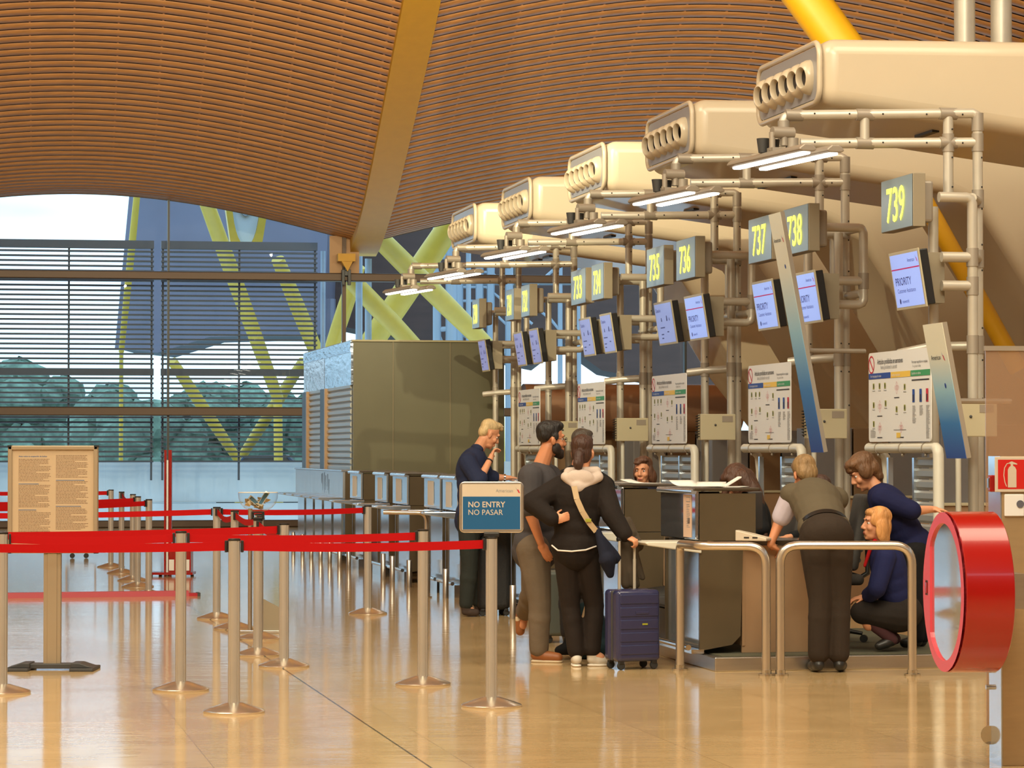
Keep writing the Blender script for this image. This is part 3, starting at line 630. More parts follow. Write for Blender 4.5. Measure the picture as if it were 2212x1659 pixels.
for num, tc_, wd, pr in MON:
    t = thing('display_monitor', ('tilted screen reading PRIORITY under sign ' if pr else 'tilted lavender information screen under sign ') + num, 'monitor', R(tc_, 2.25, 2.82), PH, 'tilted screens under the number signs')
    RT = Matrix.Rotation(math.radians(9), 4, 'Y').inverted()   # top leans towards the queue
    H2 = 0.215
    mb = MB(); mb.M = RT; mb.box(0.0, 0.07, -wd / 2, wd / 2, -H2, H2); mb.build('case', M_black, t, bevel=0.008)
    mb = MB(); mb.M = RT; mb.box(-0.012, 0.0, -wd / 2 - 0.012, wd / 2 + 0.012, -H2 - 0.012, H2 + 0.012); mb.build('bezel', M_bezel, t, bevel=0.003)
    mb = MB(); mb.M = RT @ FRONT; h = wd / 2 - 0.012
    mb.rect(-h, -H2 + 0.01, h, H2 - 0.01, 0.0135)
    if pr:
        mb.rect(-h, 0.085, h, 0.095, 0.0145, 2); mb.text('PRIORITY', 0.085, -h + 0.05, -0.035, 0.0145, 1, sx=wd / 0.66, bold=0.01)
        mb.text('Customer Assistance', 0.048, -h + 0.07, -0.095, 0.0145, 1, sx=wd / 0.66); logo(mb, h - 0.25, 0.135, 0.042, 1, 1, 2, 0.0145)
        mb.ell((-h + 0.1, -0.16, 0.0145), (0.018, 0.022, 0.001), None, 12, 4, 1); mb.text('oneworld', 0.04, -h + 0.14, -0.175, 0.0145, 1); 
    else:
        mb.text('Check-in', 0.055, -h + 0.03, 0.12, 0.0145, 1, bold=0.01)
        for q, (a, s_) in enumerate(((-0.12, 0.04), (0.10, 0.055), (0.2, 0.03))): mb.add([(a - s_ / 2, 0.02, 0.0145), (a + s_ / 2, 0.02, 0.0145), (a + s_ * 0.3, 0.02 + s_, 0.0145), (a - s_ * 0.3, 0.02 + s_, 0.0145)], [(0, 1, 2, 3)], 1)
        for q, (a0, a1, b) in enumerate(((-0.2, -0.02, -0.05), (-0.2, -0.1, -0.12), (-0.2, -0.12, -0.16), (0.05, 0.12, -0.1))): mb.rect(a0, b, a1, b + 0.012, 0.0145, 1)
    mb.build('screen', [M_scr if pr else M_scrd, M_scrink, M_scrred], t, weld=False)
    mb = MB(); mb.prism([(0.08, -0.2, -0.19), (0.08, 0.2, -0.19), (0.08, 0.2, 0.2), (0.08, -0.2, 0.2)], (0.14, 0, 0)); mb.prism([(0.22, -0.16, -0.16), (0.22, 0.16, -0.16), (0.3, 0.16, -0.16), (0.26, 0.16, 0.2), (0.26, -0.16, 0.2)][:4], (0, 0, 0.02)); mb.build('mount_box', M_signbox, t, bevel=0.006)
# ---- prohibited-articles posters on their stands --------------------------------------
PT = [(1.37, 2.82), (4.95, 6.28), (8.51, 9.91), (12.09, 13.47), (15.65, 16.99)]
PL = ['prohibited-articles poster at the right, behind the short blue blade sign', 'prohibited-articles poster partly behind the long blue blade sign', 'prohibited-articles poster standing alone right of the small agent with short hair', 'prohibited-articles poster just above the two heads of the couple', 'farthest prohibited-articles poster, above the bearded man']
SL = ['grey pipe stand with roller shutter under the rightmost poster', 'grey pipe stand with roller shutter behind the bending man in a waistcoat', 'grey pipe stand with roller shutter behind the woman agent facing us', 'grey pipe stand with shutter behind the couple', 'grey pipe stand with shutter behind the bearded man']
rp_ = random.Random(3)
for k, (ta, tb) in enumerate(PT):
    wd = tb - ta; hh = 0.71
    t = thing('prohibited_articles_poster', PL[k], 'poster', R((ta + tb) / 2, 2.2, 1.565), PH, 'white posters on pipe stands')
    mb = MB(); pr = rrect(wd, hh, 0.03, 4); mb.prism([(0, a - wd / 2, b) for a, b in pr], (0.008, 0, 0)); mb.build('board', M_white, t)
    mb = MB(); mb.M = FRONT; h = wd / 2; d = 0.003
    mb.text('Artículos prohibidos en aeronaves', 0.058, -h + 0.22, 0.615, d, 0, sx=0.75, bold=0.008); mb.text('Items prohibited in aircraft', 0.045, -h + 0.30, 0.575, d, 1, sx=0.8)
    mb.text('Para mayor seguridad en su equipaje', 0.03, h - 0.42, 0.60, d, 0, sx=0.8); mb.text('For greater safety', 0.026, h - 0.4, 0.57, d, 1)
    mb.rect(-h + 0.01, 0.50, -h + wd * 0.37, 0.545, d, 2); mb.rect(-h + wd * 0.375, 0.50, -h + wd * 0.69, 0.545, d, 3); mb.rect(-h + wd * 0.695, 0.50, h - 0.01, 0.545, d, 4)
    for q, s_ in enumerate(('En el equipaje de mano', 'En ambos equipajes', 'Líquidos en cabina')): mb.text(s_, 0.028, -h + 0.06 + q * wd * 0.335, 0.513, d + 0.002, 6)
    ring = MB()
    for i in range(28):                                   # red prohibition ring
        a0, a1 = 2 * math.pi * i / 28, 2 * math.pi * (i + 1) / 28; c = (-h + 0.075, 0.615)
        mb.add([(c[0] + 0.072 * math.cos(a0), c[1] + 0.072 * math.sin(a0), d), (c[0] + 0.072 * math.cos(a1), c[1] + 0.072 * math.sin(a1), d), (c[0] + 0.06 * math.cos(a1), c[1] + 0.06 * math.sin(a1), d), (c[0] + 0.06 * math.cos(a0), c[1] + 0.06 * math.sin(a0), d)], [(0, 1, 2, 3)], 5)
    mb.add([(-h + 0.025, 0.655, d), (-h + 0.035, 0.665, d), (-h + 0.125, 0.575, d), (-h + 0.115, 0.565, d)], [(0, 1, 2, 3)], 5)
    for (fx, fy) in ((0.07, 0.42), (0.17, 0.42), (0.26, 0.42), (0.58, 0.40), (0.07, 0.27), (0.27, 0.28), (0.45, 0.23), (0.58, 0.24), (0.07, 0.12)):
        a = -h + wd * fx; mb.rect(a + 0.008, fy, a + 0.045, fy + 0.045, d, 7); mb.rect(a + 0.020, fy + 0.010, a + 0.034, fy + 0.036, d + 0.001, 0); mb.rect(a - 0.004, fy - 0.018, a + 0.06, fy - 0.013, d, 1)
    for (fx, fy) in ((0.45, 0.42), (0.17, 0.28), (0.17, 0.11), (0.52, 0.11)):      # pink diamonds
        for dx, dy in ((0, 0.03), (0, -0.03), (0.03, 0), (-0.03, 0), (0, 0)):
            cx_, cy_ = -h + wd * fx + 0.03 + dx, fy + dy * (1 if fy > 0.2 else 0.8); r_ = 0.020
            o4 = [(cx_ + r_, cy_), (cx_, cy_ + r_), (cx_ - r_, cy_), (cx_, cy_ - r_)]; i4 = [(cx_ + (x - cx_) * .86, cy_ + (y - cy_) * .86) for x, y in o4]
            for q in range(4): mb.add([(*o4[q], d), (*o4[(q + 1) % 4], d), (*i4[(q + 1) % 4], d), (*i4[q], d)], [(0, 1, 2, 3)], 5)
        mb.rect(-h + wd * fx - 0.03, fy - 0.08, -h + wd * fx + 0.09, fy - 0.073, d, 0)
    for c_ in (0.72, 0.83, 0.93):                          # text columns at the right
        n_ = {0.72: 14, 0.83: 8, 0.93: 26}[c_]
        for q in range(n_): mb.rect(-h + wd * c_, 0.27 - q * 0.0098, -h + wd * c_ + rp_.uniform(0.05, 0.085), 0.274 - q * 0.0098, d, 1)
        mb.rect(-h + wd * c_, 0.30, -h + wd * c_ + 0.05, 0.40, d, 2 if c_ < 0.9 else 5); mb.rect(-h + wd * c_ + 0.01, 0.31, -h + wd * c_ + 0.035, 0.36, d + 0.001, 0)
    mb.rect(h - 0.42, 0.465, h - 0.03, 0.475, d, 0)
    for q in range(8): mb.rect(-h + 0.05, 0.035 + q * 0.008, -h + 0.05 + rp_.uniform(0.08, 0.13), 0.038 + q * 0.008, d, 1)
    mb.rect(-h + wd * 0.42, 0.09, -h + wd * 0.62, 0.095, d, 1); mb.rect(-0.03 - 0.02, 0.03, 0.06 - 0.02, 0.07, d, 3)
    mb.build('print', [M_ink, M_inkgrey, M_pblue, M_pyel, M_pgreen, M_pred, M_white, M_gold], t, weld=False)
    # stand
    t = thing('pipe_stand', SL[k], 'stand', R((ta + tb) / 2, 2.24, 0), PH, 'pipe stands carrying the posters')
    L = [1.55, 1.72, 1.76, 1.7, 1.7][k]; y0, y1 = -L / 2, L / 2; rr = 0.042
    mb = MB(); mb.tube([(0, y1 + 0.06, 1.515), (0, y1, 1.515), (0, y0 + 0.05, 1.515), (0, y0 + 0.015, 1.5), (0, y0, 1.465), (0, y0, 0)], rr, 14); mb.build('top_pipe', M_cream, t, smooth=50)
    mb = MB(); mb.tube([(0.05, y1 - 0.02, 1.50), (0.09, y1 - 0.08, 1.44), (0.10, y1 - 0.1, 1.3), (0.10, y1 - 0.1, 0)], rr * 0.9, 14); mb.build('leg', M_cream, t, smooth=50)
    for y in (y0 + 0.25, 0.0, y1 - 0.2):
        mb = MB(); mb.lathe([(rr + 0.001, -0.006), (rr + 0.006, -0.006), (rr + 0.006, 0.006), (rr + 0.001, 0.006)], (0, y, 1.515), (0, 1, 0), 16); mb.ell((-0.01, y, 1.46), 0.014, None, 8, 6); mb.build('clip', M_joint, t, smooth=50)
    ym = y0 + L * 0.42
    for y in (y0 + 0.12, ym, y1 - 0.3):
        mb = MB(); mb.box(0.03, 0.07, y - 0.02, y + 0.02, 0.15, 1.44); mb.build('shutter_guide', M_front, t)
    mb = MB(); z = 0.6
    while z < 1.4:
        for a, b in ((y0 + 0.14, ym - 0.02),) + (((ym + 0.02, y1 - 0.32),) if k in (2, 3, 4) else ()):
            mb.prism([(0.06, a, z), (0.045, a, z + 0.02), (0.045, a, z + 0.06), (0.06, a, z + 0.078)], (0, b - a, 0))
        z += 0.085
    mb.build('roller_shutter', mat('grey_shutter_slats', s2l((170, 172, 168)), 0.35, 0.4), t, weld=False)
    # cable box on the near side of the poster
    t = thing('cable_box', ['cream junction box behind the short blade sign', 'cream junction box right of the second poster, behind the long blade sign', 'cream junction box right of the middle poster', 'cream junction box right of the fourth poster', 'cream junction box right of the farthest poster'][k], 'box', R(ta - 0.12, 2.32, 1.6), PH, 'junction boxes beside the posters')
    mb = MB(); mb.box(0.0, 0.36, 0, 0.12, 0.0, 0.26); mb.build('case', M_bezel, t, bevel=0.006)
    mb = MB(); mb.box(0.22, 0.33, -0.003, 0.0, 0.18, 0.24); mb.build('label_plate', M_joint, t)
    mb = MB(); mb.ell((0.15, -0.002, 0.15), 0.012, None, 8, 6); mb.build('lock', M_dgrey, t)
    mb = MB()
    for q in range(9): mb.tube([(-0.02, 0.05, 0.02 + q * 0.027), (-0.045, 0.03 + 0.01 * (q % 3), 0.03 + q * 0.026), (0.0, 0.05, 0.035 + q * 0.027)], 0.006, 6)
    mb.build('cables', M_black, t)
    mb = MB(); mb.tube([(0.08, 0.08, 0.0), (0.08, 0.08, -1.6)], 0.022, 10); mb.build('post', M_cream, t, smooth=50)
# ---- blade signs -----------------------------------------------------------------------
def grad_mat():
    m = bpy.data.materials.new('printed_white_to_blue_blade'); m.use_nodes = True; t = m.node_tree; b = t.nodes['Principled BSDF']
    tc = t.nodes.new('ShaderNodeTexCoord'); sp = t.nodes.new('ShaderNodeSeparateXYZ'); r = t.nodes.new('ShaderNodeValToRGB')
    t.links.new(tc.outputs['Generated'], sp.inputs[0]); t.links.new(sp.outputs['Z'], r.inputs['Fac'])
    e = r.color_ramp.elements; e[0].position = 0.0; e[0].color = (*s2l((55, 85, 160)), 1); e[1].position = 0.78; e[1].color = (*s2l((228, 226, 205)), 1)
    k = e.new(0.26); k.color = (*s2l((60, 125, 190)), 1); k = e.new(0.5); k.color = (*s2l((150, 195, 215)), 1)
    t.links.new(r.outputs['Color'], b.inputs['Base Color']); b.inputs['Roughness'].default_value = 0.45
    return m
M_blade = grad_mat()
for lb, tc_, wd, z0, z1, lg in (('long leaning blade sign, white fading to blue, in front of sign 737', 3.70, 0.33, 1.48, 3.5, 1), ('shorter leaning blade sign, white fading to blue, in front of the rightmost poster', 0.42, 0.40, 1.44, 2.42, 0)):
    ln = z1 - z0; sh = math.tan(math.radians(11.0))
    t = thing('blade_sign', lb, 'sign', R(tc_, 2.05, z0), PH, 'leaning blade signs')
    S_ = Matrix.Rotation(math.radians(-10.5), 4, 'Y')
    mb = MB(); mb.M = S_; mb.box(0, 0.035, -wd / 2, wd / 2, 0, ln); mb.build('edge_frame', M_joint, t)
    mb = MB(); mb.M = S_; mb.box(-0.004, -0.0005, -wd / 2, wd / 2, 0, ln); mb.build('printed_face', M_blade, t)
    mb = MB(); mb.M = S_ @ FRONT; logo(mb, -0.14, ln - 0.24 if lg else ln - 0.26, 0.05, 0, 1, 2, 0.006); mb.ell((0.05, ln - 0.45, 0.006), (0.016, 0.02, 0.001), None, 10, 4, 1)
    mb.build('logo', [M_ink, M_pblue, M_pred], t, weld=False)
    mb = MB(); mb.tube([(0.02 - ln * 0.08, 0, ln * 0.42), (0.45, 0.1, ln * 0.42)], 0.02, 8); mb.build('fixing_arm', M_joint, t)
# ---- desks --------------------------------------------------------------------------------
M_deskside = mat('dark_desk_laminate', s2l((84, 72, 54)), 0.28, var=0.05)
M_deskred = mat('mirror_panel', (0.50, 0.50, 0.52), 0.06, 0.9)
DESK = [(0.0, 0.96, 'L'), (2.18, 0.9, 'R'), (3.35, 0.9, 'L'), (5.72, 0.9, 'R'), (6.9, 0.9, 'L'), (9.25, 0.88, 'R'), (10.29, 1.0, 'L'), (12.46, 1.05, 'R'), (13.98, 0.92, 'L'), (16.08, 1.0, 'R')]
DL = ['nearest check-in desk with papers on top, behind the bent steel rail', 'check-in desk behind the blue suitcase, the woman agent sits behind it', 'check-in desk hidden behind the couple with the shoulder bag', 'check-in desk hidden behind the bearded man', 'check-in desk the blond man leans on', 'check-in desk front just left of the blond man', 'check-in desk front, second left of the blond man, with a long white sheet', 'check-in desk front under the middle of the olive kiosk', 'check-in desk front under the left half of the olive kiosk', 'check-in desk front near the kiosk corner, farthest with a white sheet']
def desk(k, t0, L, side, label):
    near = k < 2; zb = 0.102 if k == 0 else 0.0
    t = thing('check_in_desk', label, 'desk', R(t0, 0), PH, 'check-in desks of the row')
    mb = MB(); mb.box(0.0, 0.025, 0.0, L, 0.88, 1.215); mb.build('upper_front', M_deskred if near else M_front, t, bevel=0.006)
    mb = MB(); mb.box(0.05, 0.075, 0.02, L - 0.02, max(0.13, zb), 0.87); mb.build('lower_front', M_front, t, bevel=0.006)
    mb = MB(); mb.box(-0.02, 0.46, -0.01, L + 0.01, 1.218, 1.24); mb.build('top', M_brownlam, t, bevel=0.009, seg=3)
    mb = MB(); mb.tube([(-0.012, -0.005, 1.215), (-0.012, L + 0.005, 1.215)], 0.02, 12); mb.build('front_nosing', M_front, t, smooth=50)
    pr = [(0.03, 0.87), (0.03, 0.12), (0.26, 0.16), (0.32, 0.22), (0.34, 0.87)]
    for y in (0.0, L - 0.03):
        mb = MB(); mb.prism([(a, y, b) for a, b in pr], (0, 0.03, 0)); mb.prism([(0.03, y, 0.875), (0.41, y, 0.875), (0.43, y, 0.90), (0.43, y, 1.2), (0.03, y, 1.2)], (0, 0.03, 0)); mb.build('side_panel', M_deskside, t)
    mb = MB(); mb.box(0.34, 0.36, 0.03, L - 0.03, 0.15, 0.84); mb.build('back_panel', M_tan, t)
    mb = MB(); mb.box(0.34, 0.86, 0.04, 0.06, 0.102, 0.84); mb.build('end_panel', M_tan, t)
    mb = MB(); mb.box(0.34, 0.98, 0.02, L - 0.02, 0.845, 0.875); mb.build('worktop', M_brownlam, t, bevel=0.006)
    # tapering bag ledge on the front
    y0, y1 = -0.02, 0.36
    mb = MB(); mb.prism([(0.04, y0, 0.79), (-0.34, y0, 0.845), (-0.36, y0, 0.862), (-0.34, y0, 0.872), (0.04, y0, 0.872)], (0, y1 - y0, 0)); mb.build('bag_ledge', M_front if k > 1 else M_cream, t, bevel=0.008)
    mb = MB(); mb.tube([(-0.05, 0.0, 0.145), (-0.05, L, 0.145)], 0.02, 10); mb.box(-0.03, 0.06, 0, L, zb, 0.13); mb.build('kick_plate', M_chrome, t, smooth=40)
    mb = MB(); mb.M = FRONT; 
    if k == 0:
        mb.box(-0.31, -0.10, 0.895, 1.19, 0.001, 0.004, 0)
        mb.rect(-0.23, 1.14, -0.12, 1.175, 0.005, 1); mb.rect(-0.225, 1.145, -0.125, 1.17, 0.0055, 0)
        for q in range(14): mb.rect(-0.22, 1.12 - q * 0.012, -0.22 + rp_.uniform(0.05, 0.1), 1.124 - q * 0.012, 0.005, 1)
        for q in range(5): mb.rect(-0.14 - 0.012 * q, 0.99, -0.134 - 0.012 * q, 1.03, 0.005, 2)
    elif k == 1: mb.box(-0.5, -0.22, 1.06, 1.18, 0.001, 0.004, 0)
    elif k in (5, 6, 7, 8, 9): mb.box(-L * 0.75, -L * 0.38, 0.91, 1.17, 0.001, 0.004, 0); mb.rect(-L * 0.37, 0.93, -L * 0.35, 1.16, 0.003, 2)
    if mb.v: mb.build('notice_sheet', [M_paper if k else mat('printed_pink_sheet', s2l((225, 190, 165)), 0.6), M_inkgrey, M_ink], t, weld=False)
    return t
for k, (t0, L, sd) in enumerate(DESK): desk(k, t0, L, sd, DL[k])
# conveyors between the desks
for k, (t0, t1, lb) in enumerate(((1.05, 2.1, 'baggage belt between the nearest desk and the one behind the blue suitcase'), (3.12, 3.3, 'narrow baggage belt behind the couple'), (4.35, 5.6, 'baggage belt behind the bearded man'), (7.9, 9.15, 'baggage belt behind the blond man'), (11.4, 12.35, 'dark baggage belt gap under the middle of the olive kiosk'), (15.0, 15.95, 'dark baggage belt gap under the left part of the olive kiosk'))):
    t = thing('baggage_belt', lb, 'conveyor', R(t0, 0.1), PH, 'baggage belts between desks'); L = t1 - t0
    zc = 0.103 if k == 0 else 0.0
    bx_ = 1.0 if k == 0 else 1.85; bz_ = 0.22 * bx_ / 1.85
    mb = MB(); mb.prism([(0, 0.02, zc), (0, 0.02, 0.34), (bx_, 0.02, 0.34 + bz_), (bx_, 0.02, zc)], (0, L - 0.04, 0)); mb.build('housing', M_brownlam, t)
    for y in (0.03, L - 0.07):
        mb = MB(); mb.prism([(-0.02, y, 0.36), (bx_, y, 0.37 + bz_), (bx_, y, 0.45 + bz_), (-0.02, y, 0.44)], (0, 0.04, 0)); mb.prism([(0, y, 0.102), (0.04, y, 0.102), (0.04, y, 0.4), (0, y, 0.4)], (0, 0.04, 0)); mb.build('side_rail', M_chrome, t)
    mb = MB(); mb.prism([(0.0, 0.08, 0.35), (bx_, 0.08, 0.345 + bz_), (bx_, 0.08, 0.365 + bz_), (0.0, 0.08, 0.37)], (0, max(0.02, L - 0.16), 0)); mb.build('belt', M_rubber, t)
# long plain panel with ledges and slabs at the far end
t = thing('long_counter', 'long pale blue-lit metal counter panel with drip stains below the kiosk shutters', 'counter', R(17.9, 0.02), PH)
def stain_mat():
    m = mat('streaked_pale_metal', (0.50, 0.52, 0.55), 0.2, 0.55, var=0.10, vscale=1.6, stretch=(3, 9, 1)); return m
mb = MB(); mb.box(0, 0.03, 0, 5.2, 0.86, 1.21); mb.build('upper_panel', stain_mat(), t)
mb = MB(); mb.box(-0.02, 0.24, 0, 5.2, 1.212, 1.235); mb.build('top', M_front, t, bevel=0.006)
mb = MB(); mb.box(0.03, 0.28, 0.0, 0.03, 0.1, 1.21); mb.build('end_panel', M_deskside, t)
mb = MB(); mb.M = FRONT
for q, (a, b0, L_) in enumerate(((-2.2, 1.17, 0.14), (-2.08, 1.18, 0.24), (-1.9, 1.19, 0.28), (-1.75, 1.15, 0.2), (-1.55, 1.17, 0.22), (-1.42, 1.1, 0.2))): mb.add([(a, b0, 0.002), (a + 0.05, b0, 0.002), (a + 0.035, b0 - L_, 0.002), (a + 0.02, b0 - L_, 0.002)], [(0, 1, 2, 3)])
mb.build('drip_stains', mat('dark_drip_stain', s2l((70, 85, 110)), 0.5), t)
mb = MB(); mb.box(-0.03, 0.06, 0, 5.2, 0, 0.11); mb.tube([(-0.05, 0, 0.135), (-0.05, 5.2, 0.135)], 0.02, 8); mb.build('kick_plate', M_chrome, t, smooth=40)
for i in range(5):
    y = 0.15 + i * 1.0
    mb = MB(); mb.prism([(0.0, y, 0.80), (-0.30, y, 0.845), (-0.31, y, 0.862), (-0.29, y, 0.872), (0.0, y, 0.872)], (0, 0.72, 0)); mb.build('bag_ledge', M_front, t, bevel=0.006)
    mb = MB(); mb.box(0.0, 0.03, y, y + 0.75, 0.12, 0.80); mb.build('lower_front', M_front, t)
# bollards and guard rails in front of the desks
BT = [5.74, 9.19, 10.3, 11.5, 12.69, 13.39, 16.26, 17.12, 18.07, 19.02, 20.02, 21.02, 22.12]
BL = ['short steel bollard by the black suitcase and the bearded man', 'short steel bollard just left of the blond man', 'short steel bollard, second left of the blond man', 'short steel bollard behind the bent grab rail', 'short steel bollard right of the central post base', 'short steel bollard beside the farthest queue post at centre', 'short steel bollard left of the central queue post', 'short far bollard under the streaked panel, rightmost of six', 'short far bollard under the streaked panel, second from right of six', 'short far bollard under the streaked panel, third from right of six', 'short far bollard under the streaked panel, fourth from right of six', 'short far bollard under the streaked panel, fifth from right of six', 'short far bollard under the streaked panel, leftmost of six']
bo = None
for k, tt in enumerate(BT):
    if bo is None:
        mb = MB(); mb.lathe([(0.03, 0), (0.03, 0.295), (0.026, 0.3), (0, 0.3)], n=16); o = bo = mb.build('bollard', M_steel, smooth=40)
    else: o = bo.copy(); COL.objects.link(o)
    o.location = R(tt, -0.13); tagl(o, BL[k], 'bollard', 'short bollards in front of the desks')
# ---- olive kiosk with shutters ---------------------------------------------------------------
t = thing('kiosk', 'large olive-grey closed kiosk with two roller shutters above the far desks', 'kiosk', R(20.84, 0.57), PH)
mb = MB(); mb.box(0.0, 2.2, 0.0, 5.5, 0.0, 3.05); mb.build('body', M_green, t, bevel=0.01)
for x in (0.57, 1.40):
    mb = MB(); mb.box(x, x + 0.012, -0.012, 0.0, 1.2, 3.05); mb.build('panel_joint', mat('panel_joint_tan', s2l((120, 108, 80)), 0.5), t)
mb = MB(); mb.box(-0.02, 2.21, -0.02, 5.52, 3.05, 3.075); mb.build('cap', mat('kiosk_cap_trim', s2l((150, 140, 105)), 0.4), t)
mb = MB(); mb.box(-0.04, 0.0, 0.0, 5.5, 2.9, 3.06); mb.build('fascia', mat('crinkled_metal_fascia', (0.42, 0.50, 0.60), 0.16, 0.85, bump=1.0, bscale=3.5, stretch=(1, 1, 5)), t)
for a_, b_, m_ in ((0.0, 2.9, mat('bluish_metal_band', (0.45, 0.52, 0.60), 0.15, 0.85, bump=0.6, bscale=3, stretch=(1, 1, 4))), (2.95, 5.5, mat('pinkish_metal_band', (0.62, 0.55, 0.55), 0.15, 0.8, bump=0.6, bscale=3, stretch=(1, 1, 4)))):
    mb = MB(); mb.box(-0.03, 0.0, a_, b_, 2.43, 2.9); mb.build('sign_band', m_, t)
for a, b in ((0.1, 2.6), (3.45, 4.85)):
    mb = MB(); z = 1.2
    while z < 2.4: mb.prism([(-0.005, a, z), (-0.03, a, z + 0.02), (-0.03, a, z + 0.06), (-0.005, a, z + 0.085)], (0, b - a, 0)); z += 0.09
    mb.build('roller_shutter', mat('grey_shutter_slats', s2l((170, 172, 168)), 0.35, 0.4), t, weld=False)
    mb = MB(); mb.box(-0.06, 0.0, b + 0.07, b + 0.62, 1.2, 2.43); mb.build('shutter_recess', M_black, t)
    mb = MB(); mb.box(-0.07, 0.0, b, b + 0.07, 1.2, 2.43); mb.build('shutter_post', M_tan, t)
# ---- cabinets behind the agents -------------------------------------------------------------------
M_backgrey = mat('grey_back_panel', s2l((120, 116, 116)), 0.45, 0.2, var=0.04)
M_backbrown = mat('brown_back_panel', s2l((118, 90, 62)), 0.45, var=0.05)
for k, (t0, lb) in enumerate(((0.4, 'grey and brown back cabinet at the right behind the kneeling woman'), (4.3, 'grey and brown back cabinet behind the bending man in a waistcoat'), (8.0, 'grey and brown back cabinet behind the seated woman with long brown hair'), (11.7, 'grey and brown back cabinet behind the woman agent facing us'), (15.4, 'grey and brown back cabinet behind the couple'))):
    t = thing('back_cabinet', lb, 'cabinet', R(t0, 3.35), PH, 'back cabinets behind the desks')
    for j, (x0, x1, m_) in enumerate(((0.0, 0.42, M_backgrey), (0.44, 0.8, M_backbrown), (0.82, 1.25, M_backgrey))):
        mb = MB(); mb.box(x0, x1, 0.0, 0.5, 0.0, 1.72); mb.build('panel', m_, t, bevel=0.006)
    mb = MB(); mb.box(-0.3, 1.3, -0.12, 0.0, 0.0, 1.02); mb.build('base_unit', M_tan, t, bevel=0.006)
    mb = MB(); mb.box(-0.31, 1.3, -0.14, 0.02, 1.02, 1.045); mb.build('counter_top', M_bezel, t, bevel=0.004)
mb = MB(); mb.lathe([(0, 0), (0.34, 0), (0.34, 3.2), (0, 3.2)], R(20.6, 3.0, 2.11), N, 40)
tagl(mb.build('pipe_drum', mat('copper_brown_drum', s2l((150, 115, 92)), 0.3, 0.4), smooth=40), 'large copper-brown horizontal cylinder behind the pipe frames', 'duct')
mb = MB(); mb.M = Matrix.Translation(R(20.9, 3.0)) @ Matrix.Rotation(PH, 4, 'Z'); mb.box(0.0, 3.3, 0, 0.15, 0, 1.9); mb.box(0.02, 3.3, -0.04, 0, 1.2, 1.26, 0); tagl(mb.build('partition', M_backbrown), 'brown partition wall under the copper-brown cylinder', 'partition')
# raised platform under the nearest desks
t = thing('desk_platform', 'low metal-edged platform under the nearest desk and the staff', 'platform', R(-0.28, 0.06), PH)
mb = MB(); mb.box(0, 2.02, 0, 2.7, 0, 0.095); mb.build('base', M_steel, t, bevel=0.006)
mb = MB(); mb.box(0.06, 2.0, 0.05, 2.7, 0.0955, 0.101); mb.build('carpet', mat('dark_green_grey_carpet', s2l((80, 78, 60)), 0.9, var=0.1, vscale=60), t)
# props and grey tubes rising to the roof at the top right
for k, (p0, p1, Y, wpx, m_, lb, kind) in enumerate((((1700, -60), (1935, 260), 38, 92, M_yel, 'thick yellow strut leaning behind the nearest air duct', 's'),
        ((2084, -80), (2084, 200), 27.5, 46, M_alu, 'grey vertical tube above the nearest duct, left of two', 'v'), ((2163, -80), (2163, 200), 27.5, 46, M_alu, 'grey vertical tube above the nearest duct, right of two', 'v'),
        ((1978, 400), (2200, 800), 25.9, 40, M_yel, 'yellow strut glimpsed between duct trunks behind screen 739', 's'))):
    a, b = W(*p0, Y), W(*p1, Y); mb = MB()
    if kind == 'v': a.z = 9.5; b.z = 4.7
    mb.tube([a, b], wpx * Y / FPX / 2, 20); tagl(mb.build('roof_strut' if m_ is M_yel else 'roof_tube', m_, smooth=40), lb, 'strut' if m_ is M_yel else 'tube')
# ================================================================== QUEUE BARRIERS
M_post = mat('satin_stanchion_tube', (0.50, 0.46, 0.41), 0.34, 0.55, var=0.03)
M_base = mat('satin_stanchion_base', (0.62, 0.55, 0.46), 0.24, 0.85)
def make_stanchion():
    t = thing('queue_post', '', 'queue post')
    mb = MB(); mb.lathe([(0.0, 0.0), (0.176, 0.0), (0.178, 0.010), (0.172, 0.016), (0.05, 0.056), (0.036, 0.058)], n=40); mb.build('base', M_base, t, smooth=35)
    mb = MB(); r = 0.034; vs = []
    n = 32
    for i in range(n):
        a = 2 * math.pi * i / n; rr = r * (0.88 if i % 8 == 4 else 1.0); vs.append((rr * math.cos(a), rr * math.sin(a), 0.05))
    mb.prism(vs, (0, 0, 0.93)); mb.build('post', M_post, t, smooth=25)
    mb = MB(); mb.lathe([(0.0, 0.98), (0.034, 0.98), (0.0355, 0.984), (0.0355, 0.990), (0.032, 0.993), (0.0, 0.993)], n=24); mb.build('cap', M_black, t, smooth=35)
    return t
st0 = make_stanchion(); stn = [0]
def stanchion(x, y, label, cass=(), rz=0.0, group='queue posts with red belts'):
    global st0
    o = st0 if stn[0] == 0 else copy_tree(st0); stn[0] += 1
    o.location = (x, y, 0); o.rotation_euler = (0, 0, rz); o['label'] = label; o['category'] = 'queue post'; o['group'] = group
    return o
ST = {}
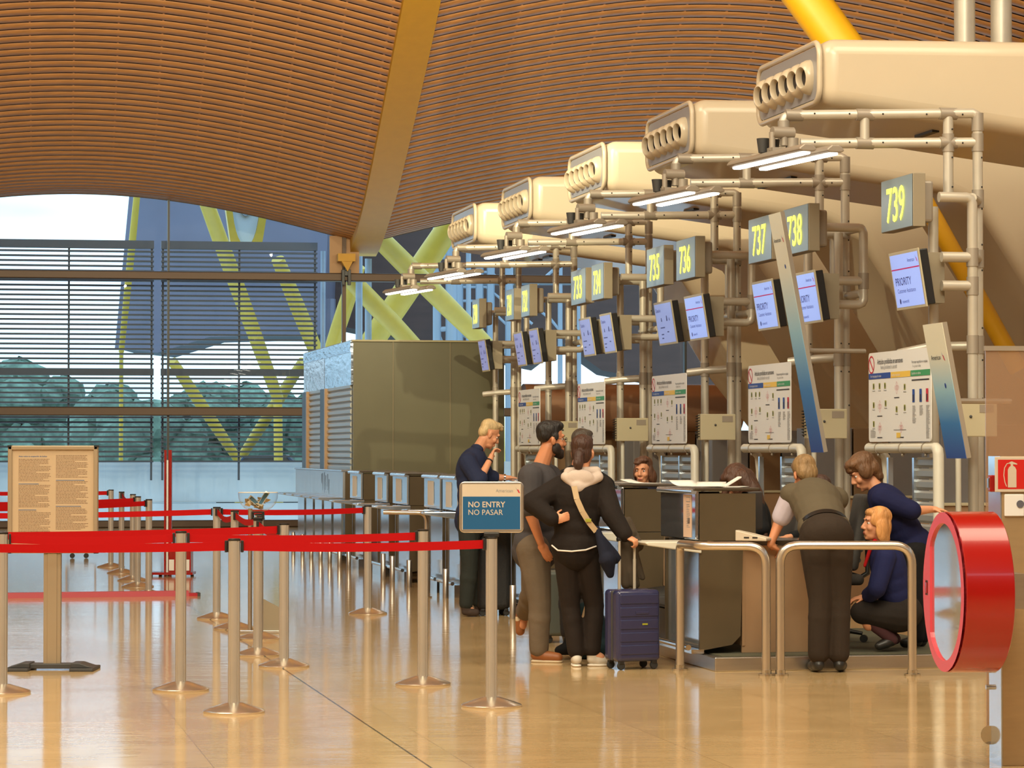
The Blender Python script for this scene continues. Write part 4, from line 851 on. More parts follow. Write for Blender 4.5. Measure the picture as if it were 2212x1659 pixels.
for key, x, y, lb in (('S1', -3.15, 17.19, 'queue post cut by the left edge of the photo'), ('S2', -2.07, 17.39, 'tall queue post right of the big text board'), ('S3', -1.59, 15.92, 'nearest queue post, its base is the lowest in the photo'),
    ('S4', -1.58, 19.28, 'queue post right of the glass bowl'), ('S5', -0.12, 16.29, 'queue post carrying the NO ENTRY sign'), ('S6', -0.57, 17.8, 'queue post directly left of the NO ENTRY sign'), ('S7', -1.32, 25.47, 'lone queue post in front of the far desk fronts'),
    ('S8', -2.63, 24.77, 'queue post left of the glass bowl, by the end of the long red belt'), ('S9', -2.33, 23.36, 'queue post with its shaft mostly hidden behind the nearest post'), ('S10', -2.01, 22.11, 'queue post whose base shows just behind the one under the glass bowl'),
    ('S11', -1.86, 20.36, 'queue post standing right under the glass bowl'), ('F1', -5.14, 35.63, 'farthest small queue post beside the text board'), ('F2', -4.76, 33.89, 'second farthest small queue post'), ('F3', -4.36, 31.97, 'third farthest small queue post, in the middle of the far five'), ('F4', -4.10, 30.46, 'fourth farthest small queue post'), ('F5', -3.75, 28.71, 'rightmost and nearest of the five far small queue posts')):
    stanchion(x, y, lb); ST[key] = V((x, y, 0))
ST['L'] = V((-4.6, 20.7, 0)); ST['OUT'] = V((-4.2, 16.4, 0)); ST['OUT2'] = V((-4.5, 18.0, 0)); ST['OUT3'] = V((-6.3, 24.4, 0)); ST['OUT4'] = V((-8.2, 36.0, 0)); ST['OUT5'] = V((-7.0, 28.9, 0)); ST['OUT6'] = V((-6.2, 26.4, 0))
for k_, lb in (('L', 'queue post carrying the sign half cut off by the left edge'), ('OUT', 'queue post outside the left edge, holding the lowest red belt'), ('OUT2', 'queue post outside the left edge, holding the upper wide red belt'), ('OUT3', 'queue post outside the left edge at the end of the thin long belt')): stanchion(ST[k_].x, ST[k_].y, lb)
def belt(a, b, label, sag=0.012, z=0.948, off=0.0, both=True, h=0.05):
    A, B_ = ST[a] if isinstance(a, str) else V(a), ST[b] if isinstance(b, str) else V(b); d = (B_ - A).normalized(); A2 = A + d * 0.05; B2 = B_ - d * 0.05; L = (B2 - A2).length
    t = thing('barrier_belt', label, 'belt', A2, math.atan2(d.y, d.x), 'red barrier belts')
    mb = MB(); n = 16; vs = []
    for i in range(n + 1):
        f = i / n; x = f * L; zz = z - sag * 4 * f * (1 - f); tw = 0.004 * math.sin(f * 9)
        vs += [(x, tw - 0.0012, zz - h / 2), (x, tw - 0.0012, zz + h / 2), (x, tw + 0.0012, zz + h / 2), (x, tw + 0.0012, zz - h / 2)]
    fs = [(i * 4 + j, i * 4 + (j + 1) % 4, (i + 1) * 4 + (j + 1) % 4, (i + 1) * 4 + j) for i in range(n) for j in range(4)]
    mb.add(vs, fs); mb.build('webbing', M_belt, t, smooth=40)
    for x in (-0.012, L - 0.002):
        mb = MB(); mb.box(x, x + 0.014, -0.02, 0.02, z - 0.034, z + 0.034); mb.build('end_clip', M_black, t, bevel=0.003)
belt('S3', 'S5', 'red belt from the nearest post to the NO ENTRY post')
belt('OUT', 'S3', 'red belt running left from the nearest queue post out of the photo', 0.02)
belt('S2', 'S6', 'red belt ending at the post directly left of the NO ENTRY sign')
belt('S1', 'S2', 'red belt between the left-edge post and the tall post right of the text board')
belt('OUT2', 'S4', 'wide red belt ending at the post right of the glass bowl', 0.02)
belt('S8', 'S7', 'thin far red belt behind the glass bowl, ending at the lone post')
belt('OUT3', 'S8', 'thin far red belt crossing behind the text board', 0.03)
belt('S8', 'S9', 'short slack red belt left of the glass bowl', 0.05); belt('S9', 'S10', 'short red belt just under the left side of the glass bowl', 0.04); belt('S11', 'S4', 'short red belt going right under the glass bowl', 0.04)
belt('S10', 'S11', 'short red belt hidden behind the bowl post', 0.03)
belt('OUT4', 'F1', 'faint thin red belt at the farthest small post'); belt('F2', 'F3', 'short pale red belt between small far posts', 0.05)
belt('OUT5', 'F4', 'red belt from the fourth small far post running left behind the text board', 0.03); belt('OUT6', 'F5', 'red belt from the nearest small far post running left behind the text board', 0.03)
# ---- NO ENTRY sign boards --------------------------------------------------------------
M_navy = mat('printed_sign_blue', s2l((30, 92, 140)), 0.3, coat=0.3)
M_signwhite = mat('sign_off_white', s2l((204, 190, 170)), 0.45)
def noentry(p, label, rz=0.0):
    t = thing('notice_sign', label, 'sign', (p.x, p.y, 0.993), rz, 'NO ENTRY notice boards on queue posts')
    wd, hh = 0.378, 0.30; fr = rrect(wd, hh, 0.03, 5)
    mb = MB(); mb.prism([(a - wd / 2, -0.012, b + 0.022) for a, b in fr], (0, 0.024, 0)); mb.build('frame', M_steel, t, bevel=0.005)
    PM = Matrix(((1, 0, 0, 0), (0, 0, 1, -0.0125), (0, 1, 0, 0.022), (0, 0, 0, 1)))
    def F(m): mb = MB(); mb.M = Matrix(((1, 0, 0, 0), (0, 0, -1, -0.0130), (0, 1, 0, 0.022), (0, 0, 0, 1))); return mb
    mb = F(0); mb.rect(-0.172, 0.018, 0.172, 0.285, 0); mb.build('white_ground', M_signwhite, t)
    mb = F(0); mb.rect(-0.168, 0.020, 0.168, 0.212, 0.0008); mb.build('blue_field', M_navy, t)
    mb = F(0); mb.text('NO ENTRY', 0.047, -0.138, 0.150, 0.0016, 0, bold=0.014, sx=0.93); mb.text('NO PASAR', 0.045, -0.138, 0.105, 0.0016, 0, bold=0.0, sx=0.95)
    logo(mb, 0.025, 0.238, 0.026, 1, 1, 2, 0.0012); mb.build('lettering', [M_signwhite, M_inkgrey, M_pred], t, weld=False)
    mb = MB(); mb.box(-0.045, 0.045, -0.02, 0.02, 0.0, 0.022); mb.build('clamp', M_black, t, bevel=0.003)
noentry(ST['S5'], 'blue and white sign reading NO ENTRY NO PASAR on the central post'); noentry(ST['L'], 'blue and white notice board mostly cut off by the left edge of the photo')
# ---- glass bowl ------------------------------------------------------------------------------
p = ST['S11']; t = thing('glass_bowl', 'clear glass bowl of paper slips on top of a queue post', 'bowl', (p.x, p.y, 0.993), 0)
mb = MB(); prf = [(0.02, 0.055), (0.06, 0.062), (0.1, 0.082), (0.13, 0.115), (0.144, 0.155), (0.146, 0.195), (0.142, 0.195), (0.140, 0.156), (0.126, 0.118), (0.097, 0.087), (0.058, 0.067), (0.0, 0.06)][:6] ; mb.lathe([(0, 0.054)] + prf, n=40); mb.build('bowl', M_clear, t, smooth=60)
mb = MB(); mb.lathe([(0.1425, 0.193), (0.147, 0.196), (0.1425, 0.199)], n=40); mb.build('rim', mat('bowl_rim_glint', (0.8, 0.8, 0.78), 0.15), t, smooth=60)
mb = MB(); mb.box(-0.045, 0.045, -0.03, 0.03, 0.0, 0.014); mb.box(-0.045, -0.03, -0.03, 0.03, 0.0, 0.055); mb.box(0.03, 0.045, -0.03, 0.03, 0.0, 0.055); mb.box(-0.045, 0.045, -0.03, 0.03, 0.045, 0.056); mb.build('clamp', M_black, t, bevel=0.004)
rb = random.Random(4)
for i in range(16):
    a = rb.random() * 6.28; rr = rb.random() * 0.085; tt = thing  # crumpled slips
    mb = MB(); c = V((rr * math.cos(a), rr * math.sin(a), 0.088 + 0.04 * rb.random() + rr * 0.2)); q = Quaternion((rb.random(), rb.random(), rb.random()), rb.random() * 3)
    L_, w_ = 0.035, 0.018
    mb.add([c + q @ V((x * L_, y * w_, 0.008 * math.sin(x * 3 + y * 2))) for x in (-1, -0.33, 0.33, 1) for y in (-1, 1)], [(0, 1, 3, 2), (2, 3, 5, 4), (4, 5, 7, 6)])
    o = mb.build('paper_slip', mat('crumpled_slip_paper', s2l((215, 195, 160)), 0.7)); o.location = (p.x, p.y, 0.993)
    tagl(o, 'crumpled cream paper slip lying in the glass bowl', 'paper slip', 'paper slips in the glass bowl')
for x0, x1, z0, z1, lb in ((-0.06, 0.02, 0.165, 0.10, 'blue and white luggage tag leaning left in the glass bowl'), (0.075, 0.015, 0.20, 0.105, 'blue and white luggage tag leaning right out of the glass bowl')):
    mb = MB(); a = V((x0, -0.05, z0)); b = V((x1, -0.06, z1)); d = (b - a).normalized(); s_ = V((d.z, 0, -d.x)) * 0.013
    mb.add([a - s_ * 1.3, a + s_ * 1.3, b + s_ * 1.3, b - s_ * 1.3, a - s_ * 1.3 + V((0, .002, 0)), a + s_ * 1.3 + V((0, .002, 0)), b + s_ * 1.3 + V((0, .002, 0)), b - s_ * 1.3 + V((0, .002, 0))], [(0, 1, 2, 3), (4, 7, 6, 5), (0, 4, 5, 1), (2, 6, 7, 3)])
    mb.add([a + d * 0.01 - s_ - V((0, .001, 0)), a + d * 0.01 + s_ - V((0, .001, 0)), b - d * 0.01 + s_ - V((0, .001, 0)), b - d * 0.01 - s_ - V((0, .001, 0))], [(0, 1, 2, 3)], 1)
    o = mb.build('luggage_tag', [M_paper, mat('tag_blue_print', s2l((70, 120, 150)), 0.6)], weld=False); o.location = (p.x, p.y, 0.993); tagl(o, lb, 'tag', 'luggage tags in the glass bowl')
# ---- leaflet stand behind the bowl -----------------------------------------------------------
t = thing('folded_stand', 'low stand with a dark pole and a slanting grey side plate behind the bowl post', 'stand', G(540, 1368), 0)
mb = MB(); mb.tube([(0, 0, 0.02), (0, 0, 1.02)], 0.018, 12); mb.build('pole', M_steel, t, smooth=40)
mb = MB(); mb.box(-0.08, 0.27, -0.03, 0.03, 0.0, 0.025); mb.build('foot', M_steel, t, bevel=0.004)
mb = MB(); mb.prism([(0.09, 0.0, 0.025), (0.26, 0.0, 0.025), (0.26, 0.0, 0.20), (0.09, 0.0, 0.29)], (0, 0.02, 0)); mb.build('side_plate', M_signbox, t)
# ---- big text board -----------------------------------------------------------------------------
Y = 18.99; t = thing('text_board', 'large framed board covered in small print on a wide post, at the left', 'notice board', ((115 - CX) / FPX * Y, Y, 0), 0)
wd = 0.615; z0, z1 = 0.795, 1.53
M_bframe = mat('champagne_frame', s2l((168, 150, 124)), 0.35, 0.3)
mb = MB(); mb.box(-wd / 2, wd / 2, 0.0, 0.03, z0, z1); mb.build('back', M_bframe, t, bevel=0.003)
for x0, x1, a, b in ((-wd / 2, -wd / 2 + 0.03, z0, z1), (wd / 2 - 0.03, wd / 2, z0, z1), (-wd / 2, wd / 2, z1 - 0.03, z1), (-wd / 2, wd / 2, z0, z0 + 0.03)):
    mb = MB(); mb.box(x0, x1, -0.015, 0.0, a, b); mb.build('frame_bar', M_bframe, t, bevel=0.006)
for x in (-wd / 2 + 0.012, wd / 2 - 0.012):
    for z in (z0 + 0.004, z1 - 0.004):
        mb = MB(); mb.box(x - 0.014, x + 0.014, -0.017, 0.031, z - 0.006, z + 0.006); mb.build('corner_cap', M_black, t)
mb = MB(); mb.M = Matrix(((1, 0, 0, 0), (0, 0, -1, -0.001), (0, 1, 0, 0), (0, 0, 0, 1))); mb.rect(-wd / 2 + 0.03, z0 + 0.03, wd / 2 - 0.03, z1 - 0.03, 0.0); mb.build('sheet', mat('dimmed_white_text_sheet', s2l((190, 166, 134)), 0.5), t)  # white paper coloured tan to carry the dim warm light on it
mb = MB(); mb.M = Matrix(((1, 0, 0, 0), (0, 0, -1, -0.002), (0, 1, 0, 0), (0, 0, 0, 1)))
rt = random.Random(9)
mb.text('Aviso sobre la aceptación de bultos', 0.0135, -0.235, z1 - 0.078, 0, 1, bold=0.02)
for cx_ in (-0.235, 0.02):
    z = z1 - 0.095 if cx_ < 0 else z1 - 0.07; k_ = 0
    while z > z0 + 0.05:
        k_ += 1
        if k_ % 17 == 0: z -= 0.012; mb.rect(cx_, z, cx_ + rt.uniform(0.12, 0.2), z + 0.004, 0, 1); z -= 0.009; continue
        x = cx_
        end = cx_ + (rt.uniform(0.2, 0.222) if k_ % 5 else rt.uniform(0.08, 0.18))
        while x < end: w_ = rt.uniform(0.006, 0.022); mb.rect(x, z, min(x + w_, end), z + 0.0034, 0, 0); x += w_ + 0.0028
        z -= 0.0098
mb.build('small_print', [mat('faded_brown_print', s2l((120, 92, 70)), 0.7), mat('faded_blue_print', s2l((70, 100, 140)), 0.7)], t, weld=False)
mb = MB(); mb.box(-0.062, 0.055, 0.0, 0.05, 0.04, z0); mb.box(-0.035, 0.03, -0.006, 0.0, 0.04, z0); mb.build('post', M_bframe, t, bevel=0.01)
mb = MB(); mb.box(-0.16, 0.16, -0.05, 0.08, 0.012, 0.045); mb.build('base_bar', M_dgrey, t, bevel=0.005)
for s_ in (-1, 1):
    mb = MB(); mb.prism([(s_ * 0.14, -0.16, 0.0), (s_ * 0.14, 0.2, 0.0), (s_ * 0.30, 0.2, 0.0), (s_ * 0.30, -0.16, 0.0)], (0, 0, 0.02)); mb.prism([(s_ * 0.14, -0.1, 0.02), (s_ * 0.30, -0.1, 0.02), (s_ * 0.26, -0.1, 0.032), (s_ * 0.2, -0.1, 0.052), (s_ * 0.14, -0.1, 0.052)], (0, 0.22, 0)); mb.build('foot', M_dgrey, t, bevel=0.004)
# ---- far red things -----------------------------------------------------------------------------------
Y = 33.0; t = thing('baggage_gauge', 'tall narrow red metal baggage gauge far back by the window', 'gauge', ((368 - CX) / FPX * Y, Y, 0), 0)
k_ = Y / FPX
def gx(px): return (px - 368) * k_
for a, b, m_ in ((355, 360, M_red), (364, 371, M_red), (359, 365, M_white)):
    mb = MB(); mb.box(gx(a), gx(b), 0, 0.06, 0.0, 1.50 if m_ is not M_white else 1.38); mb.build('upright', m_, t)
mb = MB(); mb.box(gx(371), gx(413), 0.0, 0.25, 0.04, 0.36); mb.build('lower_box', M_red, t)
mb = MB(); mb.box(gx(320), gx(418), -0.05, 0.3, 0.02, 0.05); mb.build('base_plate', M_red, t)
for a, b in ((366, 377), (400, 410)):
    mb = MB(); mb.box(gx(a), gx(b), -0.006, -0.001, 0.07, 0.2); mb.build('label', M_paper, t)
for a in (325, 345, 385, 414):
    mb = MB(); mb.tube([(gx(a), 0.1, 0), (gx(a), 0.1, 0.02)], 0.02, 8); mb.build('foot', M_black, t)
a, b = G(-60, 1293), G(428, 1287); d = (b - a)
t = thing('floor_kerb', 'low dark red strip lying on the floor behind the text board', 'kerb', a, math.atan2(d.y, d.x)); L = d.length
mb = MB(); mb.prism([(0, -0.06, 0), (0, 0.06, 0), (0, 0.045, 0.055), (0, -0.045, 0.055)], (L - 0.1, 0, 0)); mb.prism([(L - 0.1, -0.06, 0), (L, -0.07, 0), (L, 0.07, 0), (L - 0.1, 0.06, 0)], (0, 0, 0.03)); mb.build('strip', mat('dark_red_rubber', s2l((170, 25, 40)), 0.45), t)
mb = MB(); mb.box(L - 0.015, L + 0.015, -0.08, 0.08, 0, 0.035); mb.build('end_stop', M_dgrey, t)
t = thing('luggage_trolley', 'parked trolley whose dark wheels show just under the text board', 'trolley', G(172, 1206), 0.1)
for x in (-0.1, 0.09):
    mb = MB(); mb.lathe([(0, -0.015), (0.035, -0.015), (0.035, 0.015), (0, 0.015)], (x, 0, 0.036), (0, 1, 0), 16); w_ = mb.build('wheel', M_rubber, t)
    mb = MB(); mb.box(x - 0.03, x + 0.03, -0.02, 0.02, 0.07, 0.12); mb.build('fork', M_dgrey, t)
mb = MB(); mb.box(-0.2, 0.2, -0.02, 0.3, 0.12, 0.15); mb.tube([(-0.2, 0.3, 0.14), (-0.2, 0.35, 0.98), (0.2, 0.35, 0.98), (0.2, 0.3, 0.14)], 0.014, 10); mb.build('frame', M_steel, t)
# ---- bent steel rails ------------------------------------------------------------------------------------
M_rail = mat('satin_steel_rail', (0.62, 0.55, 0.46), 0.28, 0.9)
def arc(p0, pc, p1, r, n=8):
    p0, pc, p1 = V(p0), V(pc), V(p1); a = (p0 - pc).normalized(); b = (p1 - pc).normalized()
    return [(pc + a * r).lerp(pc, s).lerp(pc.lerp(pc + b * r, s), s) for s in [i / n for i in range(n + 1)]]
def rail(name, label, pts, feet, rad=0.03, corners=0.12):
    t = thing(name, label, 'rail', (pts[0][0], pts[0][1], 0), 0, 'bent steel rails by the desks'); o0 = V((pts[0][0], pts[0][1], 0)); P = [V(p) - o0 for p in pts]
    path = [P[0]]
    for i in range(1, len(P) - 1): path += arc(P[i - 1], P[i], P[i + 1], corners[i - 1] if isinstance(corners, (list, tuple)) else corners)
    path.append(P[-1]); mb = MB(); mb.tube(path, rad, 16); mb.build('tube', M_rail, t, smooth=60)
    for f in feet:
        mb = MB(); mb.lathe([(0, 0.0), (0.055, 0.0), (0.055, 0.014), (0.036, 0.016), (0.036, 0.04), (0, 0.04)], V(f) - o0, n=24); mb.build('flange', M_chrome, t, smooth=40)
rail('guard_rail', 'bent steel rail in front of the nearest desk, left of two', [(1.144, 18.95, 0), (1.144, 18.95, 0.86), (1.25, 18.54, 0.86), (1.69, 18.5, 0.86), (1.69, 18.5, 0)], [(1.144, 18.95, 0), (1.69, 18.5, 0)], corners=[0.05, 0.08, 0.13])
rail('guard_rail', 'bent steel rail in front of the man in a waistcoat, right of two', [(1.783, 18.5, 0), (1.783, 18.5, 0.865), (2.66, 18.5, 0.865), (2.66, 18.5, 0)], [(1.783, 18.5, 0), (2.66, 18.5, 0)], corners=0.13)
rail('guard_rail', 'slim bent rail behind the post left of the NO ENTRY sign', [(-0.87, 28.3, 0.0), (-0.87, 28.3, 0.86), (-1.31, 28.33, 0.865)], [(-0.87, 28.3, 0)], rad=0.022, corners=0.09)
# ---- hose reel, column and safety signs ---------------------------------------------------------------------
M_col = mat('beige_metal_column', s2l((176, 150, 112)), 0.35, 0.4, var=0.04, stretch=(1, 1, 6))
cl = G(2166, 1655); t = thing('service_column', 'beige metal column at the right edge', 'column', cl, PH * 0.6)
mb = MB(); mb.box(0.0, 0.42, 0.0, 0.2, 0.0, 1.47); mb.build('shaft', M_col, t, bevel=0.004)
mb = MB(); mb.box(-0.006, 0.0, 0.002, 0.198, 0.0, 1.47); mb.build('side_plate', M_front, t)
for z in (0.44, 0.36):
    mb = MB(); mb.tube([(-0.03, 0.17, z), (0.0, 0.17, z)], 0.012, 12); mb.build('peg', M_chrome, t, smooth=40)
for z, r_ in ((0.13, 0.045), (0.06, 0.04)):
    mb = MB(); mb.lathe([(0, -0.004), (r_, -0.004), (r_, 0.004), (0, 0.004)], (-0.01, 0.17, z), (0.25, 1, 0), 28); mb.build('disc', M_chrome if z > 0.1 else M_clear, t, smooth=40)
o_ = V(cl); a_ = PH * 0.6
def colp(x, y, z): return V(cl) + V((math.cos(a_) * x - math.sin(a_) * y, math.sin(a_) * x + math.cos(a_) * y, z))
t = thing('fire_extinguisher_sign', 'red and white fire extinguisher sign on top of the beige column', 'sign', colp(-0.035, -0.012, 1.30), a_)
mb = MB(); mb.box(0, 0.24, 0, 0.008, 0, 0.168); mb.build('plate', M_signwhite, t, bevel=0.003)
def FM(): m = MB(); m.M = Matrix(((1, 0, 0, 0), (0, 0, -1, -0.0005), (0, 1, 0, 0), (0, 0, 0, 1))); return m
mb = FM(); mb.rect(0.014, 0.014, 0.226, 0.154, 0.0); mb.build('red_field', mat('safety_red', s2l((200, 30, 25)), 0.4), t)
mb = FM(); 
mb.add([(0.062, 0.022, .001), (0.104, 0.022, .001), (0.104, 0.105, .001), (0.098, 0.118, .001), (0.09, 0.124, .001), (0.076, 0.124, .001), (0.068, 0.118, .001), (0.062, 0.105, .001)], [tuple(range(8))])
mb.rect(0.076, 0.124, 0.088, 0.134, .001); mb.add([(0.07, 0.134, .001), (0.108, 0.130, .001), (0.108, 0.135, .001), (0.082, 0.146, .001), (0.07, 0.142, .001)], [tuple(range(5))])
hz = [(0.072, 0.138), (0.058, 0.135), (0.046, 0.115), (0.042, 0.08), (0.048, 0.045), (0.056, 0.026)]
for i in range(len(hz) - 1):
    a, b = V((*hz[i], 0)), V((*hz[i + 1], 0)); n_ = (b - a).cross(V((0, 0, 1))).normalized() * 0.002; mb.add([a - n_ + V((0, 0, .001)), a + n_ + V((0, 0, .001)), b + n_ + V((0, 0, .001)), b - n_ + V((0, 0, .001))], [(0, 1, 2, 3)])
mb.build('extinguisher_symbol', M_signwhite, t, weld=False)
t = thing('call_point', 'small white box with a grey round button under the extinguisher sign', 'box', colp(0.012, -0.012, 1.185), a_)
mb = MB(); mb.box(0, 0.095, 0, 0.012, 0, 0.105); mb.build('case', M_white, t, bevel=0.004)
mb = MB(); mb.lathe([(0, -0.004), (0.018, -0.004), (0.018, 0.0), (0, 0.0)], (0.075, 0.0, 0.058), (0, 1, 0), 24); mb.build('button', mat('grey_button', s2l((95, 95, 105)), 0.5), t)
t = thing('warning_lamp', 'small red lamp on the left side of the beige column', 'lamp', colp(-0.05, 0.02, 1.30), a_)
mb = MB(); mb.box(0, 0.044, 0, 0.04, 0, 0.08); mb.build('lens', mat('red_clear_plastic', s2l((150, 20, 20)), 0.15, coat=0.5), t, bevel=0.006)
mb = MB(); mb.box(-0.006, 0.0, 0.008, 0.032, 0.02, 0.065); mb.build('reflector', M_chrome, t)
# reel drum
Zr = 12.75; rc = V(((2041 - CX) / FPX * Zr, Zr, 1.5 - 306 * Zr / FPX)); be = math.radians(5.9)
t = thing('hose_reel_drum', 'big round red drum with an oval glazed door, hung on the column at the right', 'drum', rc, be)
RR = 0.368; DP = 0.222
mb = MB(); mb.lathe([(RR - 0.004, 0.0), (RR, 0.004), (RR, DP - 0.004), (RR - 0.004, DP), (0, DP)], (0, 0, 0), (1, 0, 0), 72); mb.build('drum_shell', M_red, t, smooth=35)
mb = MB(); ncir = 64; vs = []; M_rim = mat('pinkish_red_rim', s2l((214, 70, 84)), 0.3)  # pink tone of the red rim is a reflection put into its colour
for i in range(ncir):
    a = 2 * math.pi * i / ncir; c_, s_ = math.cos(a), math.sin(a)
    vs.append((-0.012, c_ * (RR - 0.003), s_ * (RR - 0.003)))
for i in range(ncir):
    a = 2 * math.pi * i / ncir; yy = math.cos(a) * 0.315; zz = math.sin(a) * 0.315
    yy = min(yy, 0.235); vs.append((-0.012, yy, zz))
mb.add(vs, [(i, (i + 1) % ncir, ncir + (i + 1) % ncir, ncir + i) for i in range(ncir)]); mb.add([(v[0] + 0.012, v[1], v[2]) for v in vs], [(i, (i + 1) % ncir, ncir + (i + 1) % ncir, ncir + i) for i in range(ncir)])
mb.add([vs[ncir + i] for i in range(ncir)] + [(v[0] + 0.012, v[1], v[2]) for v in vs[ncir:]], [(i, (i + 1) % ncir, ncir + (i + 1) % ncir, ncir + i) for i in range(ncir)]); rim = mb.build('door_rim', M_rim, t)
mb = MB(); mb.add([(-0.0015, min(math.cos(2 * math.pi * i / ncir) * 0.315, 0.235), math.sin(2 * math.pi * i / ncir) * 0.315) for i in range(ncir)], [tuple(range(ncir))]); mb.build('door_glass', mat('mirror_door_glass', (0.72, 0.74, 0.76), 0.04, 0.92), t)
mb = MB(); mb.box(-0.012, -0.003, 0.275, 0.325, -0.03, 0.04, 0); mb.box(-0.016, -0.010, 0.285, 0.315, -0.02, 0.03, 1); mb.build('door_latch', [M_dgrey, M_red], t, weld=False)
mb = MB(); mb.box(DP, DP + 0.16, 0.0, 0.62, -0.08, 0.08); mb.build('wall_mount', M_steel, t)
# smoky panel behind the column
t = thing('glass_screen', 'smoky brown glass screen above the beige column at the right edge', 'glass screen', W(2130, 1000, 14.3), PH * 0.6)
z0 = W(2130, 1003, 14.3).z; M_smoke = mat('smoky_brown_acrylic', s2l((172, 140, 114)), 0.12, alpha=0.55)
t.location.z = 0
mb = MB(); mb.box(0, 1.2, 0, 0.012, 0.0, z0 + 0.585); mb.build('pane', M_smoke, t)
mb = MB(); mb.box(-0.005, 1.2, -0.006, 0.018, z0 + 0.585, z0 + 0.61); mb.build('top_edge', M_joint, t)
# ================================================================== LUGGAGE
def suitcase(name, label, loc, rz, w, d, h, m, wheels=True, handle=0.0, ribs=True, round_=0.03, group=None, tags=False):
    t = thing(name, label, 'suitcase', loc, rz)
    z0 = 0.055 if wheels else 0.01
    hw, hd = w / 2, d / 2
    mb = MB(); mb.box(-hw, hw, -hd, -0.012, z0, h); mb.build('front_shell', m, t, bevel=round_, seg=4, smooth=40)
    mb = MB(); mb.box(-hw, hw, 0.012, hd, z0, h); mb.build('rear_shell', m, t, bevel=round_, seg=4, smooth=40)
    mb = MB(); mb.box(-hw + 0.006, hw - 0.006, -0.014, 0.014, z0 + 0.006, h - 0.006); mb.build('zip_band', M_dgrey, t, bevel=0.01)
    if ribs:
        zz = z0 + 0.05
        for k in range(5):
            mb = MB(); mb.box(-hw + 0.02, hw - 0.02, -hd - 0.006, -hd + 0.02, zz, zz + 0.066); mb.build('rib_panel', m, t, bevel=0.006, seg=3); zz += 0.086
        mb = MB(); mb.box(0.02, 0.06, -hd - 0.009, -hd - 0.005, z0 + 0.25, z0 + 0.262); mb.build('badge', M_gold, t)
        mb = MB(); mb.box(-0.03, 0.07, -hd - 0.012, -hd - 0.004, z0 + 0.325, z0 + 0.345); mb.build('carry_handle', m, t, bevel=0.004)
    if wheels:
        for x in (-hw + 0.04, hw - 0.04):
            for y in (-hd + 0.03, hd - 0.03):
                mb = MB(); mb.box(x - 0.018, x + 0.018, y - 0.018, y + 0.018, 0.04, z0 + 0.01); hs = mb.build('wheel_fork', M_black, t, bevel=0.004)
                mb = MB(); mb.lathe([(0, -0.012), (0.024, -0.012), (0.028, -0.006), (0.028, 0.006), (0.024, 0.012), (0, 0.012)], (x, y, 0.028), (0, 1, 0), 20); mb.build('wheel', M_rubber, hs, smooth=40)
    if handle:
        for x in (-0.058, 0.058):
            mb = MB(); mb.tube([(x, hd - 0.03, h - 0.02), (x, hd - 0.03, h + handle * 0.6)], 0.0115, 12); mb.tube([(x, hd - 0.03, h + handle * 0.6), (x, hd - 0.03, h + handle)], 0.0095, 12); mb.build('handle_tube', M_alu, t, smooth=40)
        mb = MB(); mb.tube([(-0.075, hd - 0.03, h + handle), (0.075, hd - 0.03, h + handle)], 0.014, 12); mb.build('grip', M_black, t, smooth=40)
    return t
M_suit = mat('navy_purple_polycarbonate', s2l((46, 48, 82)), 0.25, coat=0.3)
sp = G(1367, 1447); suitcase('suitcase', 'upright navy blue hard suitcase on four wheels, the woman holds its handle', (sp.x, sp.y + 0.1, 0), math.radians(24), 0.33, 0.22, 0.545, M_suit, handle=0.34)
sp = G(1068, 1330); suitcase('suitcase', 'tall black soft suitcase beside the blond man', (sp.x - 0.02, sp.y + 0.06, 0), math.radians(12), 0.30, 0.26, 0.80, mat('black_nylon', (0.012, 0.011, 0.011), 0.7, bump=0.3, bscale=40), ribs=False, round_=0.05, handle=0.12)
sp = G(1222, 1392); suitcase('suitcase', 'grey-green suitcase behind the bearded man', (sp.x, sp.y + 0.25, 0), math.radians(8), 0.36, 0.24, 0.56, mat('grey_green_shell', s2l((92, 98, 92)), 0.45), ribs=False)
